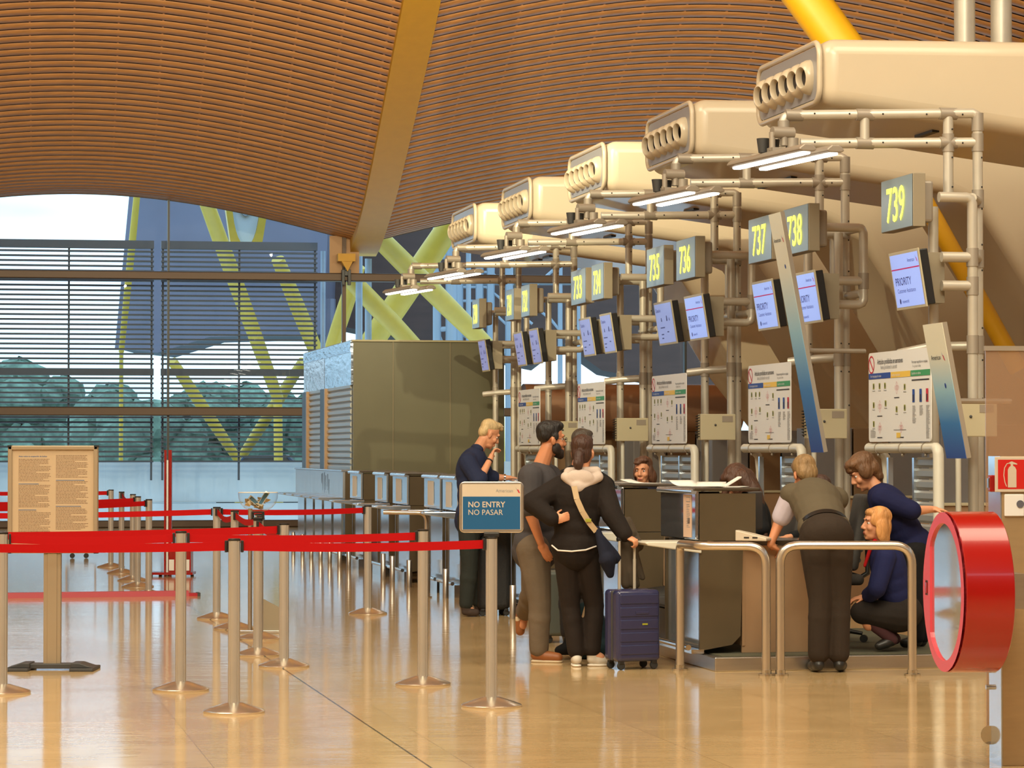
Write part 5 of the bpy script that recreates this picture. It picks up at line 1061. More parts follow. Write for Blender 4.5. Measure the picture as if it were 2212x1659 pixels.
# ---- office chairs ---------------------------------------------------------------------------------------------
M_seat = mat('grey_chair_fabric', s2l((62, 58, 54)), 0.85, var=0.1, vscale=40)
def chair(label, loc, rz):
    t = thing('office_chair', label, 'chair', loc, rz, 'grey office chairs behind the desks')
    for k in range(5):
        a = 2 * math.pi * k / 5; mb = MB(); mb.tube([(0.03 * math.cos(a), 0.03 * math.sin(a), 0.10), (0.26 * math.cos(a), 0.26 * math.sin(a), 0.065)], [0.022, 0.014], 10); lg = mb.build('base_leg', M_black, t, smooth=40)
        mb = MB(); mb.lathe([(0, -0.018), (0.028, -0.018), (0.028, 0.018), (0, 0.018)], (0.27 * math.cos(a), 0.27 * math.sin(a), 0.028), (-math.sin(a), math.cos(a), 0), 16); mb.build('caster', M_rubber, lg, smooth=40)
    mb = MB(); mb.tube([(0, 0, 0.09), (0, 0, 0.42)], 0.025, 12); mb.build('gas_lift', M_black, t, smooth=40)
    mb = MB(); mb.box(-0.24, 0.24, -0.24, 0.24, 0.42, 0.50); mb.build('seat', M_seat, t, bevel=0.035, seg=4, smooth=40)
    mb = MB(); mb.grid(lambda u, v: (-0.22 + 0.44 * u, 0.22 + 0.10 * v - 0.05 * (1 - (2 * u - 1) ** 2) * 0.0 + 0.04 * (2 * u - 1) ** 2 * -1, 0.52 + 0.55 * v), 10, 12)
    o = mb.build('backrest', M_seat, t, smooth=60); s_ = o.modifiers.new('thick', 'SOLIDIFY'); s_.thickness = 0.06; b_ = o.modifiers.new('bevel', 'BEVEL'); b_.width = 0.025; b_.segments = 3; b_.limit_method = 'ANGLE'
    for k in range(6):
        mb = MB(); mb.tube([(-0.17, 0.205 + 0.016 * k, 0.60 + 0.075 * k), (0.17, 0.205 + 0.016 * k, 0.60 + 0.075 * k)], 0.02, 8); mb.build('cushion_rib', M_seat, t, smooth=60)
    for s_ in (-1, 1):
        mb = MB(); mb.tube([(s_ * 0.25, 0.1, 0.46), (s_ * 0.28, 0.1, 0.66), (s_ * 0.28, -0.14, 0.67)], 0.018, 10); mb.build('armrest', M_black, t, smooth=60)
    mb = MB(); mb.tube([(0, 0.2, 0.44), (0, 0.30, 0.5), (0, 0.30, 0.75)], 0.02, 8); mb.build('back_stem', M_black, t, smooth=60)
ca = V((2.30, 20.32, 0.101)); chair('grey ribbed office chair behind the crouching blonde woman', ca, math.radians(-88))
cb = V((1.95, 21.6, 0.0)); chair('grey office chair of the seated woman with long brown hair', cb, math.radians(-80))
# ---- things on the desks ------------------------------------------------------------------------------------------
def papers(t0, n0, items, label, z=1.2405):
    for k, (dt, dn, w_, l_, rot, curl) in enumerate(items):
        mb = MB(); mb.grid(lambda u, v: ((u - .5) * w_, (v - .5) * l_, 0.0015 * k + curl * (2 * v - 1) ** 2 * (1 if v > .5 else 0) + 0.002), 4, 8)
        o = mb.build('paper_sheet', M_paper, smooth=60); s_ = o.modifiers.new('thick', 'SOLIDIFY'); s_.thickness = 0.001
        o.location = R(t0 + dt, n0 + dn, z); o.rotation_euler = (0, 0, PH + rot); tagl(o, label[k], 'paper', 'loose papers on the desk tops')
papers(0.0, 0.2, [(0.75, -0.02, 0.21, 0.30, 0.3, 0.04), (0.45, 0.02, 0.21, 0.30, -0.4, 0.03), (0.2, 0.08, 0.2, 0.3, 1.2, 0.02)], ['curled white sheet at the left end of the nearest desk top', 'rolled lilac-white sheet in the middle of the nearest desk top', 'flat white sheet at the right end of the nearest desk top'])
papers(2.18, 0.2, [(0.3, 0.05, 0.21, 0.3, 0.9, 0.03), (0.55, 0.0, 0.21, 0.3, 0.2, 0.0)], ['white sheet in front of the woman agent facing us, right one', 'white sheet in front of the woman agent facing us, left one'])
t = thing('passport_reader', 'open white booklet propped beside the long brown hair on the nearest desk', 'booklet', R(0.12, 0.30, 1.243), PH)
mb = MB(); mb.add([(-0.06, -0.05, 0.0), (0.05, -0.05, 0.065), (0.05, 0.05, 0.065), (-0.06, 0.05, 0.0), (-0.06, -0.05, 0.008), (0.05, -0.05, 0.073), (0.05, 0.05, 0.073), (-0.06, 0.05, 0.008)], [(0, 3, 2, 1), (4, 5, 6, 7), (0, 1, 5, 4), (1, 2, 6, 5), (2, 3, 7, 6), (3, 0, 4, 7)]); mb.build('open_cover', M_paper, t)
mb = MB(); mb.box(-0.07, 0.08, -0.05, 0.05, -0.001, 0.006); mb.build('pages', M_paper, t)
t = thing('desk_phone', 'white desk phone with dark slots beside the bending man\'s hand', 'phone', (1.66, 19.12, 0.876), math.radians(-20))
mb = MB(); mb.prism([(-0.11, -0.07, 0.0), (0.11, -0.07, 0.0), (0.11, -0.07, 0.02), (-0.11, -0.07, 0.075)], (0, 0.14, 0)); mb.build('body', M_signwhite, t, bevel=0.006)
for x in (-0.03, 0.03): 
    mb = MB(); mb.box(x - 0.018, x + 0.018, -0.0725, -0.069, 0.018, 0.028); mb.build('slot', M_black, t)
t = thing('desk_monitor', 'back of a grey desk monitor right of the nearest desk tower', 'monitor', (1.70, 19.62, 0.876), math.radians(70))
mb = MB(); mb.box(-0.2, 0.2, -0.02, 0.03, 0.06, 0.33); mb.build('case', M_dgrey, t, bevel=0.01)
mb = MB(); mb.box(-0.04, 0.04, -0.0, 0.04, 0.0, 0.12); mb.box(-0.1, 0.1, -0.07, 0.09, 0.0, 0.012); mb.build('stand', M_dgrey, t)
# ================================================================== PEOPLE
def fabric(name, rgb, rough=0.85, bump=0.5, scale=9.0):
    return mat(name, tuple(c * 0.72 for c in s2l(rgb)), rough, var=0.06, vscale=5, bump=bump, bscale=scale, spec=0.25)
M_skinA = mat('warm_skin', s2l((214, 150, 112)), 0.5, var=0.06, vscale=9); M_skinB = mat('tanned_skin', s2l((200, 132, 92)), 0.5, var=0.06, vscale=9)
M_eye = mat('eye_white', (0.75, 0.73, 0.70), 0.2); M_iris = mat('dark_iris', (0.02, 0.015, 0.01), 0.15); M_lip = mat('lip_skin', s2l((180, 95, 85)), 0.5)
def hairmat(name, rgb): return mat(name, s2l(rgb), 0.55, var=0.30, vscale=14, bump=0.8, bscale=45, stretch=(1, 1, 0.25))
class Blob:
    def __init__(s, e=0.0): s.mb = MB(); s.e = e
    def cap(s, p0, p1, r0, r1=None, n=12):
        p0, p1 = V(p0), V(p1); r1 = r0 if r1 is None else r1; r0 += s.e; r1 += s.e; d = p1 - p0; L = d.length
        if L < 1e-5: s.mb.ell(p0, (r0, r0, r0), None, n, 8); return
        d.normalize(); prof = []
        for i in range(6): a = math.pi / 2 * i / 5; prof.append((r0 * math.sin(a), -r0 * math.cos(a)))
        for i in range(6): a = math.pi / 2 * i / 5; prof.append((r1 * math.cos(a), L + r1 * math.sin(a)))
        prof[0] = (0.0, -r0); prof[-1] = (0.0, L + r1); s.mb.lathe(prof, p0, d, n)
    def ell(s, c, r, rot=None): s.mb.ell(c, tuple(x + s.e for x in r), rot, 18, 12)
    def build(s, name, m, parent, voxel=0.008, smooth=4, org=V((0, 0, 0))):
        me = bpy.data.meshes.new(name)
        me.from_pydata([tuple(V(v) - org) for v in s.mb.v], [], s.mb.f)
        bm = bmesh.new(); bm.from_mesh(me); bmesh.ops.remove_doubles(bm, verts=bm.verts, dist=1e-6); bmesh.ops.recalc_face_normals(bm, faces=bm.faces); bm.to_mesh(me); bm.free()
        o = bpy.data.objects.new(name, me); COL.objects.link(o)
        r = o.modifiers.new('remesh', 'REMESH'); r.mode = 'VOXEL'; r.voxel_size = voxel; r.use_smooth_shade = True
        k = o.modifiers.new('smooth', 'SMOOTH'); k.factor = 0.5; k.iterations = smooth
        dg = bpy.context.evaluated_depsgraph_get(); m2 = bpy.data.meshes.new_from_object(o.evaluated_get(dg))
        o.modifiers.clear(); o.data = m2; bpy.data.meshes.remove(me); m2.name = name
        m2.materials.clear(); m2.materials.append(m); m2.shade_smooth(); o.parent = parent
        return o
def frame(fwd, up=(0, 0, 1)):
    f = V(fwd).normalized(); u = V(up); r = f.cross(u).normalized(); u = r.cross(f)
    return Matrix((r, f, u)).transposed()          # columns: right, forward, up
def head_prims(b, c, Rm, s=1.0, jaw=1.0):
    def L(x, y, z): return c + Rm @ (V((x, y, z)) * s)
    def E(x, y, z, a, bb, cc): b.ell(L(x, y, z), (a * s, bb * s, cc * s), Rm)
    E(0, -0.012, 0.042, .074, .092, .080); E(0, 0.028, -0.025, .060, .064, .082); E(0, 0.040, -0.085, .044 * jaw, .044, .034); E(0, 0.070, -0.104, .020 * jaw, .016, .014)
    b.cap(L(0, .084, .018), L(0, .108, -.028), .009 * s, .0135 * s); E(-.013, .096, -.036, .009, .010, .008); E(.013, .096, -.036, .009, .010, .008)
    b.cap(L(-.034, .080, .030), L(.034, .080, .030), .012 * s); b.cap(L(-.018, .089, -.062), L(.018, .089, -.062), .0085 * s); b.cap(L(-.015, .087, -.074), L(.015, .087, -.074), .0085 * s)
    for q in (-1, 1): E(q * .036, .060, -.030, .026, .026, .026); E(q * .074, -.004, -.012, .010, .019, .031); E(q * .080, -.012, -.004, .006, .012, .02)
def face_details(t, c, Rm, s, org, iris=M_iris):
    for q in (-1, 1):
        mb = MB(); mb.ell(c + Rm @ (V((q * .030, .0705, .004)) * s) - org, (0.0125 * s, 0.011 * s, 0.0085 * s), Rm, 14, 8); e = mb.build('eye', M_eye, t, smooth=60)
        mb = MB(); mb.ell(c + Rm @ (V((q * .030, .0800, .004)) * s) - org, (0.006 * s, 0.003 * s, 0.006 * s), Rm, 12, 6); mb.build('iris', iris, e, smooth=60)
    mb = MB(); mb.ell(c + Rm @ (V((0, .095, -.068)) * s) - org, (0.021 * s, 0.0045 * s, 0.0075 * s), Rm, 14, 8); mb.build('lips', M_lip, t, smooth=60)
    for q in (-1, 1):
        b = MB(); b.tube([c + Rm @ (V((q * x, y, z)) * s) - org for x, y, z in ((.016, .0915, .026), (.032, .090, .032), (.046, .080, .026))], [0.003 * s, 0.004 * s, 0.002 * s], 8); b.build('eyebrow', MATS.get('brow') or mat('brow', s2l((50, 32, 22)), 0.8), t, smooth=60)
def hand_prims(b, wrist, dirv, palm_n, curl=0.5, s=1.0, thumb=1):
    d = V(dirv).normalized(); n = V(palm_n); n = (n - d * n.dot(d)).normalized(); side = d.cross(n) * thumb    # thumb side
    w_ = V(wrist); Rm = Matrix((side, d, n)).transposed()
    b.ell(w_ + d * 0.048 * s, (0.038 * s, 0.050 * s, 0.015 * s), Rm); b.cap(w_, w_ + d * 0.03 * s, .024 * s, .024 * s)
    for k, (off, L) in enumerate(((0.028, 0.072), (0.010, 0.080), (-0.009, 0.074), (-0.026, 0.058))):
        p = w_ + d * (0.088 - abs(k - 1.3) * 0.004) * s + side * off * s; a = 0.18 * curl; dd = d
        for j, f in enumerate((0.45, 0.32, 0.25)):
            a += curl * 0.75; q = d * math.cos(a) + n * math.sin(a) + side * off * 1.6 * (1 - curl) ; q.normalize(); p2 = p + q * L * f * s
            b.cap(p, p2, (0.0088 - 0.0008 * j) * s, (0.0080 - 0.0008 * j) * s, 8); p = p2
    p = w_ + d * 0.025 * s + side * 0.026 * s; q = (d * 0.62 + side * 0.62 + n * 0.35).normalized(); p2 = p + q * 0.038 * s; b.cap(p, p2, 0.0125 * s, 0.0100 * s, 8)
    q = (d * 0.85 + side * 0.2 + n * (0.35 + 0.3 * curl)).normalized(); p3 = p2 + q * 0.030 * s; b.cap(p2, p3, 0.0098 * s, 0.0085 * s, 8)
def torso_prims(b, J, w=1.0, dp=1.0, hips=True, belly=0.0):
    lat = (J['sr'] - J['sl']); lat.normalize(); P_, C_, NB_ = J['pelvis'], J['chest'], J['neck']
    def rot(up): u = up.normalized(); f = u.cross(lat).normalized() * -1; r = f.cross(u); return Matrix((r, f, u)).transposed()
    up2 = NB_ - C_; up1 = C_ - P_; r2 = rot(up2 if up2.length > .02 else up1); r1 = rot(up1)
    lat2 = (J['hr'] - J['hl']).normalized(); f = r1.col[1]
    b.ell(C_ + up2 * 0.08, (.158 * w, .112 * dp, .185), r2); b.ell(C_.lerp(P_, .30), (.148 * w, .106 * dp, .15), r1); b.ell(C_.lerp(P_, .60), (.140 * w, .104 * dp, .14), r1)
    if belly: b.ell(C_.lerp(P_, .62) + r1 @ V((0, belly, 0)), (.12, .09, .13), r1)
    if hips: b.ell(P_, (.160 * w, .118 * dp, .115), r1)
    b.cap(J['sl'], NB_ + (C_ - NB_) * .22, .056 * w, .056); b.cap(J['sr'], NB_ + (C_ - NB_) * .22, .056 * w, .056); b.cap(J['sl'], J['sr'], .062 * w)
def limb_arm(b, s_, e, w_, k=1.0, part=1.0):
    b.cap(s_, e if part >= 1 else s_.lerp(e, min(1, part)), .050 * k, .040 * k if part >= 1 else (.050 - .010 * part) * k)
    if part > 1: b.cap(e, e.lerp(w_, part - 1), .040 * k, (.040 - .014 * (part - 1)) * k)
def limb_leg(b, h, k_, a, k=1.0): b.cap(h, k_, .083 * k, .056 * k); b.cap(k_, a, .056 * k, .038 * k); b.ell(k_.lerp(a, .28), (.054 * k, .054 * k, .085 * k))
def shoe_prims(b, heel, toe, s=1.0):
    d = (toe - heel); L = d.length; d.normalize()
    b.cap(heel + V((0, 0, .012)), heel + d * L * .35 + V((0, 0, .010)), .038 * s, .040 * s); b.cap(heel + d * L * .35 + V((0, 0, .006)), toe - d * .03, .042 * s, .034 * s)
def person(label, J, skin, parts, s=1.0, w=1.0, dp=1.0, face=True, hair=None, hands=(), jaw=1.0, arms=True, legs=True, belly=0.0, extra=None, root=None):
    """J: joints in world space; parts: functions that add clothing"""
    org = V(root) if root is not None else V(((J['al'] + J['ar']) / 2).to_2d().to_3d())
    t = thing('person', label, 'person', org)
    hR = frame(J['fwd'], J.get('up', (0, 0, 1)))
    b = Blob(); head_prims(b, J['head'], hR, s, jaw); b.cap(J['neck'], J['head'] + hR @ V((0, -.018, -.06)), .056 * w, .052)
    torso_prims(b, J, w, dp, True, belly)
    for q in 'lr':
        limb_arm(b, J['s' + q], J['e' + q], J['w' + q], w, 2.0); limb_leg(b, J['h' + q], J['k' + q], J['a' + q], w)
        b.cap(J['a' + q], J['a' + q].lerp(J['t' + q], .5), .036, .032)
    for h in hands: hand_prims(b, *h[:3], **h[3])
    b.build('body', skin, t, voxel=0.0062, smooth=3, org=org)
    if face: face_details(t, J['head'], hR, s, org)
    if hair: hair(t, J['head'], hR, s, org)
    for p in parts: p(t, J, org)
    if extra: extra(t, J, hR, org)
    return t
def cloth_top(m, sleeve=(0.9, 0.9), e=0.014, name='shirt', w=1.0, dp=1.0, hem=0.0, belly=0.0, armk=1.25, lift=0.0):
    def f(t, J, org):
        b = Blob(e); torso_prims(b, J, w, dp, True, belly)
        P_ = J['pelvis']; b.cap(P_, P_ - V((0, 0, hem)), .13 * w, .14 * w) if hem else None
        for q, sl in zip('lr', sleeve):
            if sl > 0: limb_arm(b, J['s' + q], J['e' + q], J['w' + q], w * armk, sl)
        b.cap(J['neck'] - V((0, 0, .03)), J['neck'] - V((0, 0, .012)), .060 * w, .052)
        b.build(name, m, t, voxel=0.009, smooth=5, org=org)
    return f
def cloth_vest(m, e=0.018, w=1.0, dp=1.0):
    def f(t, J, org):
        b = Blob(e); torso_prims(b, J, w * 0.98, dp, False); b.ell(J['pelvis'].lerp(J['chest'], .2), (.150 * w, .112 * dp, .10), None); b.build('waistcoat', m, t, voxel=0.009, smooth=5, org=org)
    return f
def cloth_legs(m, k=1.18, e=0.012, name='trousers', w=1.0, dp=1.0, cuff=0.0):
    def f(t, J, org):
        b = Blob(e); lat = (J['hr'] - J['hl']).normalized(); up = (J['chest'] - J['pelvis']).normalized(); fw = up.cross(lat).normalized() * -1; Rm = Matrix((fw.cross(up), fw, up)).transposed()
        b.ell(J['pelvis'], (.158 * w, .122 * dp, .11), Rm); b.ell(J['pelvis'] - up * .05, (.16 * w, .13 * dp, .10), Rm)
        for q in 'lr':
            h, kn, a = J['h' + q], J['k' + q], J['a' + q]
            b.cap(h, kn, .088 * k * w, .058 * k); b.cap(kn, a.lerp(kn, .10), .058 * k, (.040 + cuff) * k); b.ell(kn.lerp(a, .3), (.058 * k, .058 * k, .09))
        b.build(name, m, t, voxel=0.010, smooth=5, org=org)
    return f
def cloth_shoes(m, sole=None, s=1.0):
    def f(t, J, org):
        for q in 'lr':
            d = (J['t' + q] - J['a' + q]); hl = J['a' + q] - V((0, 0, .055)) - V((d.x, d.y, 0)) * .18 if J.get('foot' + q) is None else J['foot' + q][0]
            to = V((J['t' + q].x, J['t' + q].y, J['t' + q].z)) if J.get('foot' + q) is None else J['foot' + q][1]
            b = Blob(); shoe_prims(b, hl, to, s); b.cap(hl + V((0, 0, .02)) + (to - hl) * .12, J['a' + q], .040 * s, .044 * s); o = b.build('shoe', m, t, voxel=0.007, smooth=3, org=org)
            if sole:
                b = Blob(); dn = V((0, 0, -.030)); b.cap(hl + dn + V((0, 0, .012)), hl.lerp(to, .4) + dn + V((0, 0, .012)), .037 * s, .039 * s); b.cap(hl.lerp(to, .4) + dn + V((0, 0, .012)), to + dn + V((0, 0, .014)) - (to - hl).normalized() * .03, .042 * s, .035 * s)
                for i, v in enumerate(b.mb.v): b.mb.v[i] = (v[0], v[1], (hl.z - .03) + (v[2] - (hl.z - .018)) * .35)
                b.build('sole', sole, o, voxel=0.006, smooth=2, org=org)
    return f
def hair_fn(m, els, name='hair', caps=(), voxel=0.007, smooth=6):
    def f(t, c, Rm, s, org):
        b = Blob()
        for x, y, z, a, bb, cc in els: b.ell(c + Rm @ (V((x, y, z)) * s), (a * s, bb * s, cc * s), Rm)
        for p, q, r0, r1 in caps: b.cap(c + Rm @ (V(p) * s), c + Rm @ (V(q) * s), r0 * s, r1 * s)
        b.build(name, m, t, voxel=voxel, smooth=smooth, org=org)
    return f
def JJ(Y, **k):
    r = {}
    for n, v in k.items():
        if n in ('fwd', 'up'): r[n] = V(v)
        else: r[n] = W(v[0], v[1], Y + v[2])
    return r
# ---- bearded man in a grey T-shirt -----------------------------------------------------
J = JJ(19.75, head=(1190, 949, 0.0), neck=(1168, 1008, 0.0), chest=(1160, 1062, 0.0), pelvis=(1156, 1172, 0.02), sl=(1186, 1030, .18), sr=(1146, 1030, -.15), el=(1215, 1105, .22), er=(1147, 1112, -.20), wl=(1212, 1150, .2), wr=(1168, 1172, -.19),
       hl=(1162, 1185, .10), hr=(1152, 1185, -.07), kl=(1150, 1282, .20), kr=(1166, 1300, -.08), al=(1133, 1325, .50), ar=(1164, 1412, -.07), tl=(1124, 1378, .50), tr=(1218, 1424, -.12), fwd=(.94, .30, -.06))
J['footl'] = (W(1127, 1316, 20.27), W(1123, 1372, 20.26)); J['footr'] = (W(1158, 1418, 19.68), W(1214, 1424, 19.63))
for q in ('footr',): J[q] = (V((J[q][0].x, J[q][0].y, .038)), V((J[q][1].x, J[q][1].y, .036)))
def glasses_beard(t, J, Rm, org):
    c = J['head']; L = lambda x, y, z: c + Rm @ V((x, y, z)) - org
    b = Blob(); 
    for x, y, z, a, bb, cc in ((0, .060, -.092, .050, .042, .040), (0, .078, -.112, .032, .026, .026), (-.048, .030, -.062, .020, .036, .045), (.048, .030, -.062, .020, .036, .045), (0, .095, -.050, .030, .008, .007)): b.ell(c + Rm @ V((x, y, z)), (a, bb, cc), Rm)
    b.build('beard', hairmat('dark_brown_beard', (38, 24, 18)), t, voxel=0.006, smooth=2, org=org)
    g = MB()
    for q in (-1, 1):
        ring = [L(q * .034 + .022 * math.cos(a), .106 - abs(math.cos(a)) * .004, .002 + .015 * math.sin(a)) for a in [2 * math.pi * i / 20 for i in range(21)]]; g.tube(ring, .0022, 6, caps=False)
        g.tube([L(q * .056, .100, .006), L(q * .078, .05, .006), L(q * .082, -.004, .004)], .0022, 6)
    g.tube([L(-.012, .110, .004), L(.012, .110, .004)], .0022, 6); g.build('glasses', M_black, t, smooth=60)
M_hblack = hairmat('near_black_hair', (26, 20, 17))
person('bearded man in glasses, grey T-shirt and taupe trousers, hand at his pocket', J, M_skinB, [cloth_top(fabric('dark_grey_tshirt', (82, 78, 80)), (0.80, 0.80), 0.016, 'tshirt', 1.1, 1.15, hem=.05, belly=.05, armk=1.4), cloth_legs(fabric('taupe_cotton_trousers', (122, 106, 88), bump=0.7, scale=7), 1.26, .010, cuff=.008, w=1.05, dp=1.1), cloth_shoes(mat('tan_leather', s2l((140, 82, 40)), 0.5), mat('pale_rubber_sole', s2l((200, 180, 150)), 0.6), 1.02)],
       w=1.08, dp=1.12, hair=hair_fn(M_hblack, [(0, -.022, .060, .080, .094, .078), (0, .030, .098, .066, .060, .040), (0, -.048, .03, .076, .060, .060), (-.07, .01, .02, .012, .03, .03), (.07, .01, .02, .012, .03, .03)]),
       hands=[(J['wr'], J['wr'] - J['er'] + V((.03, 0, 0)), (.3, 1, 0), dict(curl=.35, thumb=-1)), (J['wl'], (.3, 0, -1), (-1, 0, 0), dict(curl=.5))], belly=.03, extra=glasses_beard)
# ---- blond man in a navy shirt -----------------------------------------------------------
J = JJ(25.1, head=(1056, 938, 0.05), neck=(1030, 976, 0.05), chest=(1018, 1015, 0.03), pelvis=(1020, 1110, 0.0), sl=(1036, 998, .19), sr=(1010, 998, -.14), el=(1052, 1030, .26), er=(1034, 1040, -.24), wl=(1094, 1032, .28), wr=(1060, 990, -.08),
       hl=(1028, 1120, .10), hr=(1014, 1120, -.08), kl=(1036, 1220, .12), kr=(1014, 1222, -.08), al=(1034, 1308, .12), ar=(1006, 1312, -.08), tl=(1062, 1324, .14), tr=(1034, 1328, -.06), fwd=(.84, .25, -.48))
for q in 'lr':
    a, b_ = J['a' + q], J['t' + q]; J['foot' + q] = (V((a.x, a.y, .038)), V((b_.x, b_.y, .036)))
M_blond = hairmat('short_blond_hair', (192, 166, 120))
def blond_extra(t, J, Rm, org):
    c = J['head']; g = MB(); L = lambda x, y, z: c + Rm @ V((x, y, z)) - org
    for q in (-1, 1): g.tube([L(q * .034 + .022 * math.cos(a), .075 + .01 * math.sin(a), .118 + .006 * math.sin(a)) for a in [2 * math.pi * i / 16 for i in range(17)]], .0025, 6, caps=False)
    g.tube([L(-.07, .0, .10), L(-.055, .06, .115)], .0025, 6); g.build('glasses_on_head', M_chrome, t, smooth=60)
    w_ = J['wr'].lerp(J['er'], .12) - org; g = MB(); g.lathe([(.031, -.006), (.034, -.006), (.034, .006), (.031, .006)], w_, (J['wr'] - J['er']), 20); g.build('bracelet', M_black, t, smooth=40)
    w_ = J['wl'].lerp(J['el'], .1) - org; g = MB(); g.lathe([(.031, -.008), (.035, -.008), (.035, .008), (.031, .008)], w_, (J['wl'] - J['el']), 20); g.build('wristwatch', M_chrome, t, smooth=40)
    b = Blob(); b.cap(J['neck'] + Rm @ V((-.03, -.01, .02)), J['neck'] + Rm @ V((.03, -.01, .02)), .055, .055); b.build('collar', MATS['navy_cotton_shirt'], t, voxel=.008, smooth=3, org=org)
person('blond man in a navy shirt leaning on a desk with a hand at his nose', J, M_skinA, [cloth_top(fabric('navy_cotton_shirt', (44, 52, 82)), (1.3, 1.15), 0.016, 'shirt', 1.06, 1.1, hem=.06, armk=1.3), cloth_legs(fabric('dark_green_jeans', (50, 54, 50), bump=0.6), 1.15, .012, cuff=.006), cloth_shoes(mat('dark_brown_suede', s2l((58, 44, 36)), 0.8), None, 1.05)],
       w=1.03, hair=hair_fn(M_blond, [(0, -.022, .062, .078, .090, .076), (0, .045, .108, .058, .052, .032), (0, .075, .094, .05, .03, .02), (0, -.055, .01, .070, .050, .070)]),
       hands=[(J['wr'], W(1070, 962, 25.1) - J['wr'], (.9, .2, -.2), dict(curl=.75)), (J['wl'], (1, .1, -.05), (0, 0, -1), dict(curl=.3))], extra=blond_extra)
# ---- dark-haired man behind the woman --------------------------------------------------------
J = JJ(21.2, head=(1259, 964, 0.0), neck=(1248, 1014, -.02), chest=(1250, 1062, 0.0), pelvis=(1246, 1160, -.08), sl=(1222, 1036, .02), sr=(1290, 1040, -.02), el=(1206, 1100, .05), er=(1312, 1050, .16), wl=(1215, 1140, .15), wr=(1268, 1046, .38),
       hl=(1230, 1172, 0), hr=(1262, 1172, 0), kl=(1228, 1275, 0), kr=(1264, 1275, .0), al=(1226, 1375, 0.0), ar=(1266, 1375, 0.0), tl=(1230, 1384, .14), tr=(1272, 1384, .14), fwd=(.45, .88, -.08))
for q in 'lr':
    a, b_ = J['a' + q], J['t' + q]; J['foot' + q] = (V((a.x, a.y, .038)), V((b_.x, b_.y + .06, .036)))
person('dark-haired man in black, half hidden behind the woman, forearm on the desk', J, M_skinB, [cloth_top(fabric('black_cotton_top', (28, 26, 27)), (0.9, 0.85), .016, 'tshirt', 1.05, 1.05, hem=.05, armk=1.3), cloth_legs(fabric('charcoal_trousers', (44, 42, 44)), 1.15), cloth_shoes(mat('black_shoe_leather', (.02, .018, .016), .4))],
       hair=hair_fn(hairmat('dark_greying_hair', (62, 52, 42)), [(0, -.024, .060, .080, .094, .078), (0, .035, .100, .062, .056, .034), (0, -.058, .0, .074, .052, .08)]), hands=[(J['wr'], (-.5, .5, 0), (0, 0, -1), dict(curl=.4)), (J['wl'], (0, .1, -1), (1, 0, 0), dict(curl=.5))])
# ---- woman in a black jacket with the shoulder bag -----------------------------------------------
J = JJ(19.3, head=(1259, 978, 0.02), neck=(1255, 1030, 0.0), chest=(1248, 1078, 0.0), pelvis=(1243, 1178, 0.0), sl=(1215, 1052, .02), sr=(1300, 1054, .02), el=(1150, 1086, -.06), er=(1322, 1112, -.08), wl=(1196, 1124, -.14), wr=(1352, 1158, -.14),
       hl=(1224, 1195, 0), hr=(1264, 1195, 0), kl=(1232, 1310, .04), kr=(1284, 1308, .06), al=(1246, 1415, 0.0), ar=(1278, 1412, 0.02), tl=(1248, 1430, .12), tr=(1316, 1428, .04), fwd=(.25, .96, .02))
J['footl'] = (V((J['al'].x, J['al'].y - .03, .038)), V((J['al'].x - .01, J['al'].y + .17, .034))); J['footr'] = (V((J['ar'].x, J['ar'].y, .038)), V((J['tr'].x, J['tr'].y, .034)))
M_cream_c = fabric('cream_hood_cotton', (226, 206, 192), bump=.3)
def woman_extra(t, J, Rm, org):
    P = lambda x, y, dy: W(x, y, 19.3 + dy) - org
    b = Blob(); P_ = lambda x, y, dy: W(x, y, 19.3 + dy)
    b.cap(P_(1228, 1020, -.04), P_(1288, 1018, -.04), .035, .035); b.cap(P_(1222, 1030, -.08), P_(1248, 1058, -.125), .036, .020); b.cap(P_(1292, 1030, -.06), P_(1250, 1058, -.125), .038, .022); b.ell(P_(1252, 1032, -.105), (.10, .03, .06)); b.ell(P_(1248, 1052, -.13), (.045, .02, .04))
    b.build('hood', M_cream_c, t, voxel=.007, smooth=4, org=org)
    g = MB(); pts = [P(1192, 1178, -.10), P(1205, 1189, -.155), P(1235, 1191, -.175), P(1265, 1188, -.165), P(1288, 1180, -.10)]; g.tube(pts, .0055, 8); g.build('white_piping', mat('white_piping_cord', s2l((225, 215, 205)), .6), t, smooth=60)
person('woman seen from behind in a black jacket with a cream hood and brown ponytail', J, M_skinA, [cloth_top(fabric('black_jacket_fabric', (40, 32, 28), bump=.7, scale=7), (1.9, 1.9), .022, 'jacket', .98, 1.1, hem=.03, armk=1.35), cloth_legs(fabric('black_brown_trousers', (44, 34, 28), bump=.5), 1.02, .010, w=.97, cuff=.012), cloth_shoes(mat('white_canvas', s2l((205, 195, 180)), .7), mat('white_sole', s2l((230, 220, 205)), .6), .92)],
       s=.97, w=.92, face=False, hair=hair_fn(hairmat('dark_brown_hair', (62, 36, 24)), [(0, -.02, .058, .080, .095, .078), (0, -.045, .0, .076, .062, .085), (0, -.105, -.01, .034, .030, .04), (0, .03, .09, .07, .06, .04)], caps=[((0, -.11, -.01), (-.005, -.13, -.075), .036, .040), ((-.005, -.13, -.075), (0, -.125, -.135), .040, .018)]),
       hands=[(J['wr'], W(1368, 1166, 19.14) - J['wr'], (0, .3, -1), dict(curl=1.15, s=.92)), (J['wl'], (.75, 0, .2), (.2, 1, .1), dict(curl=.5, s=.92))], extra=woman_extra)
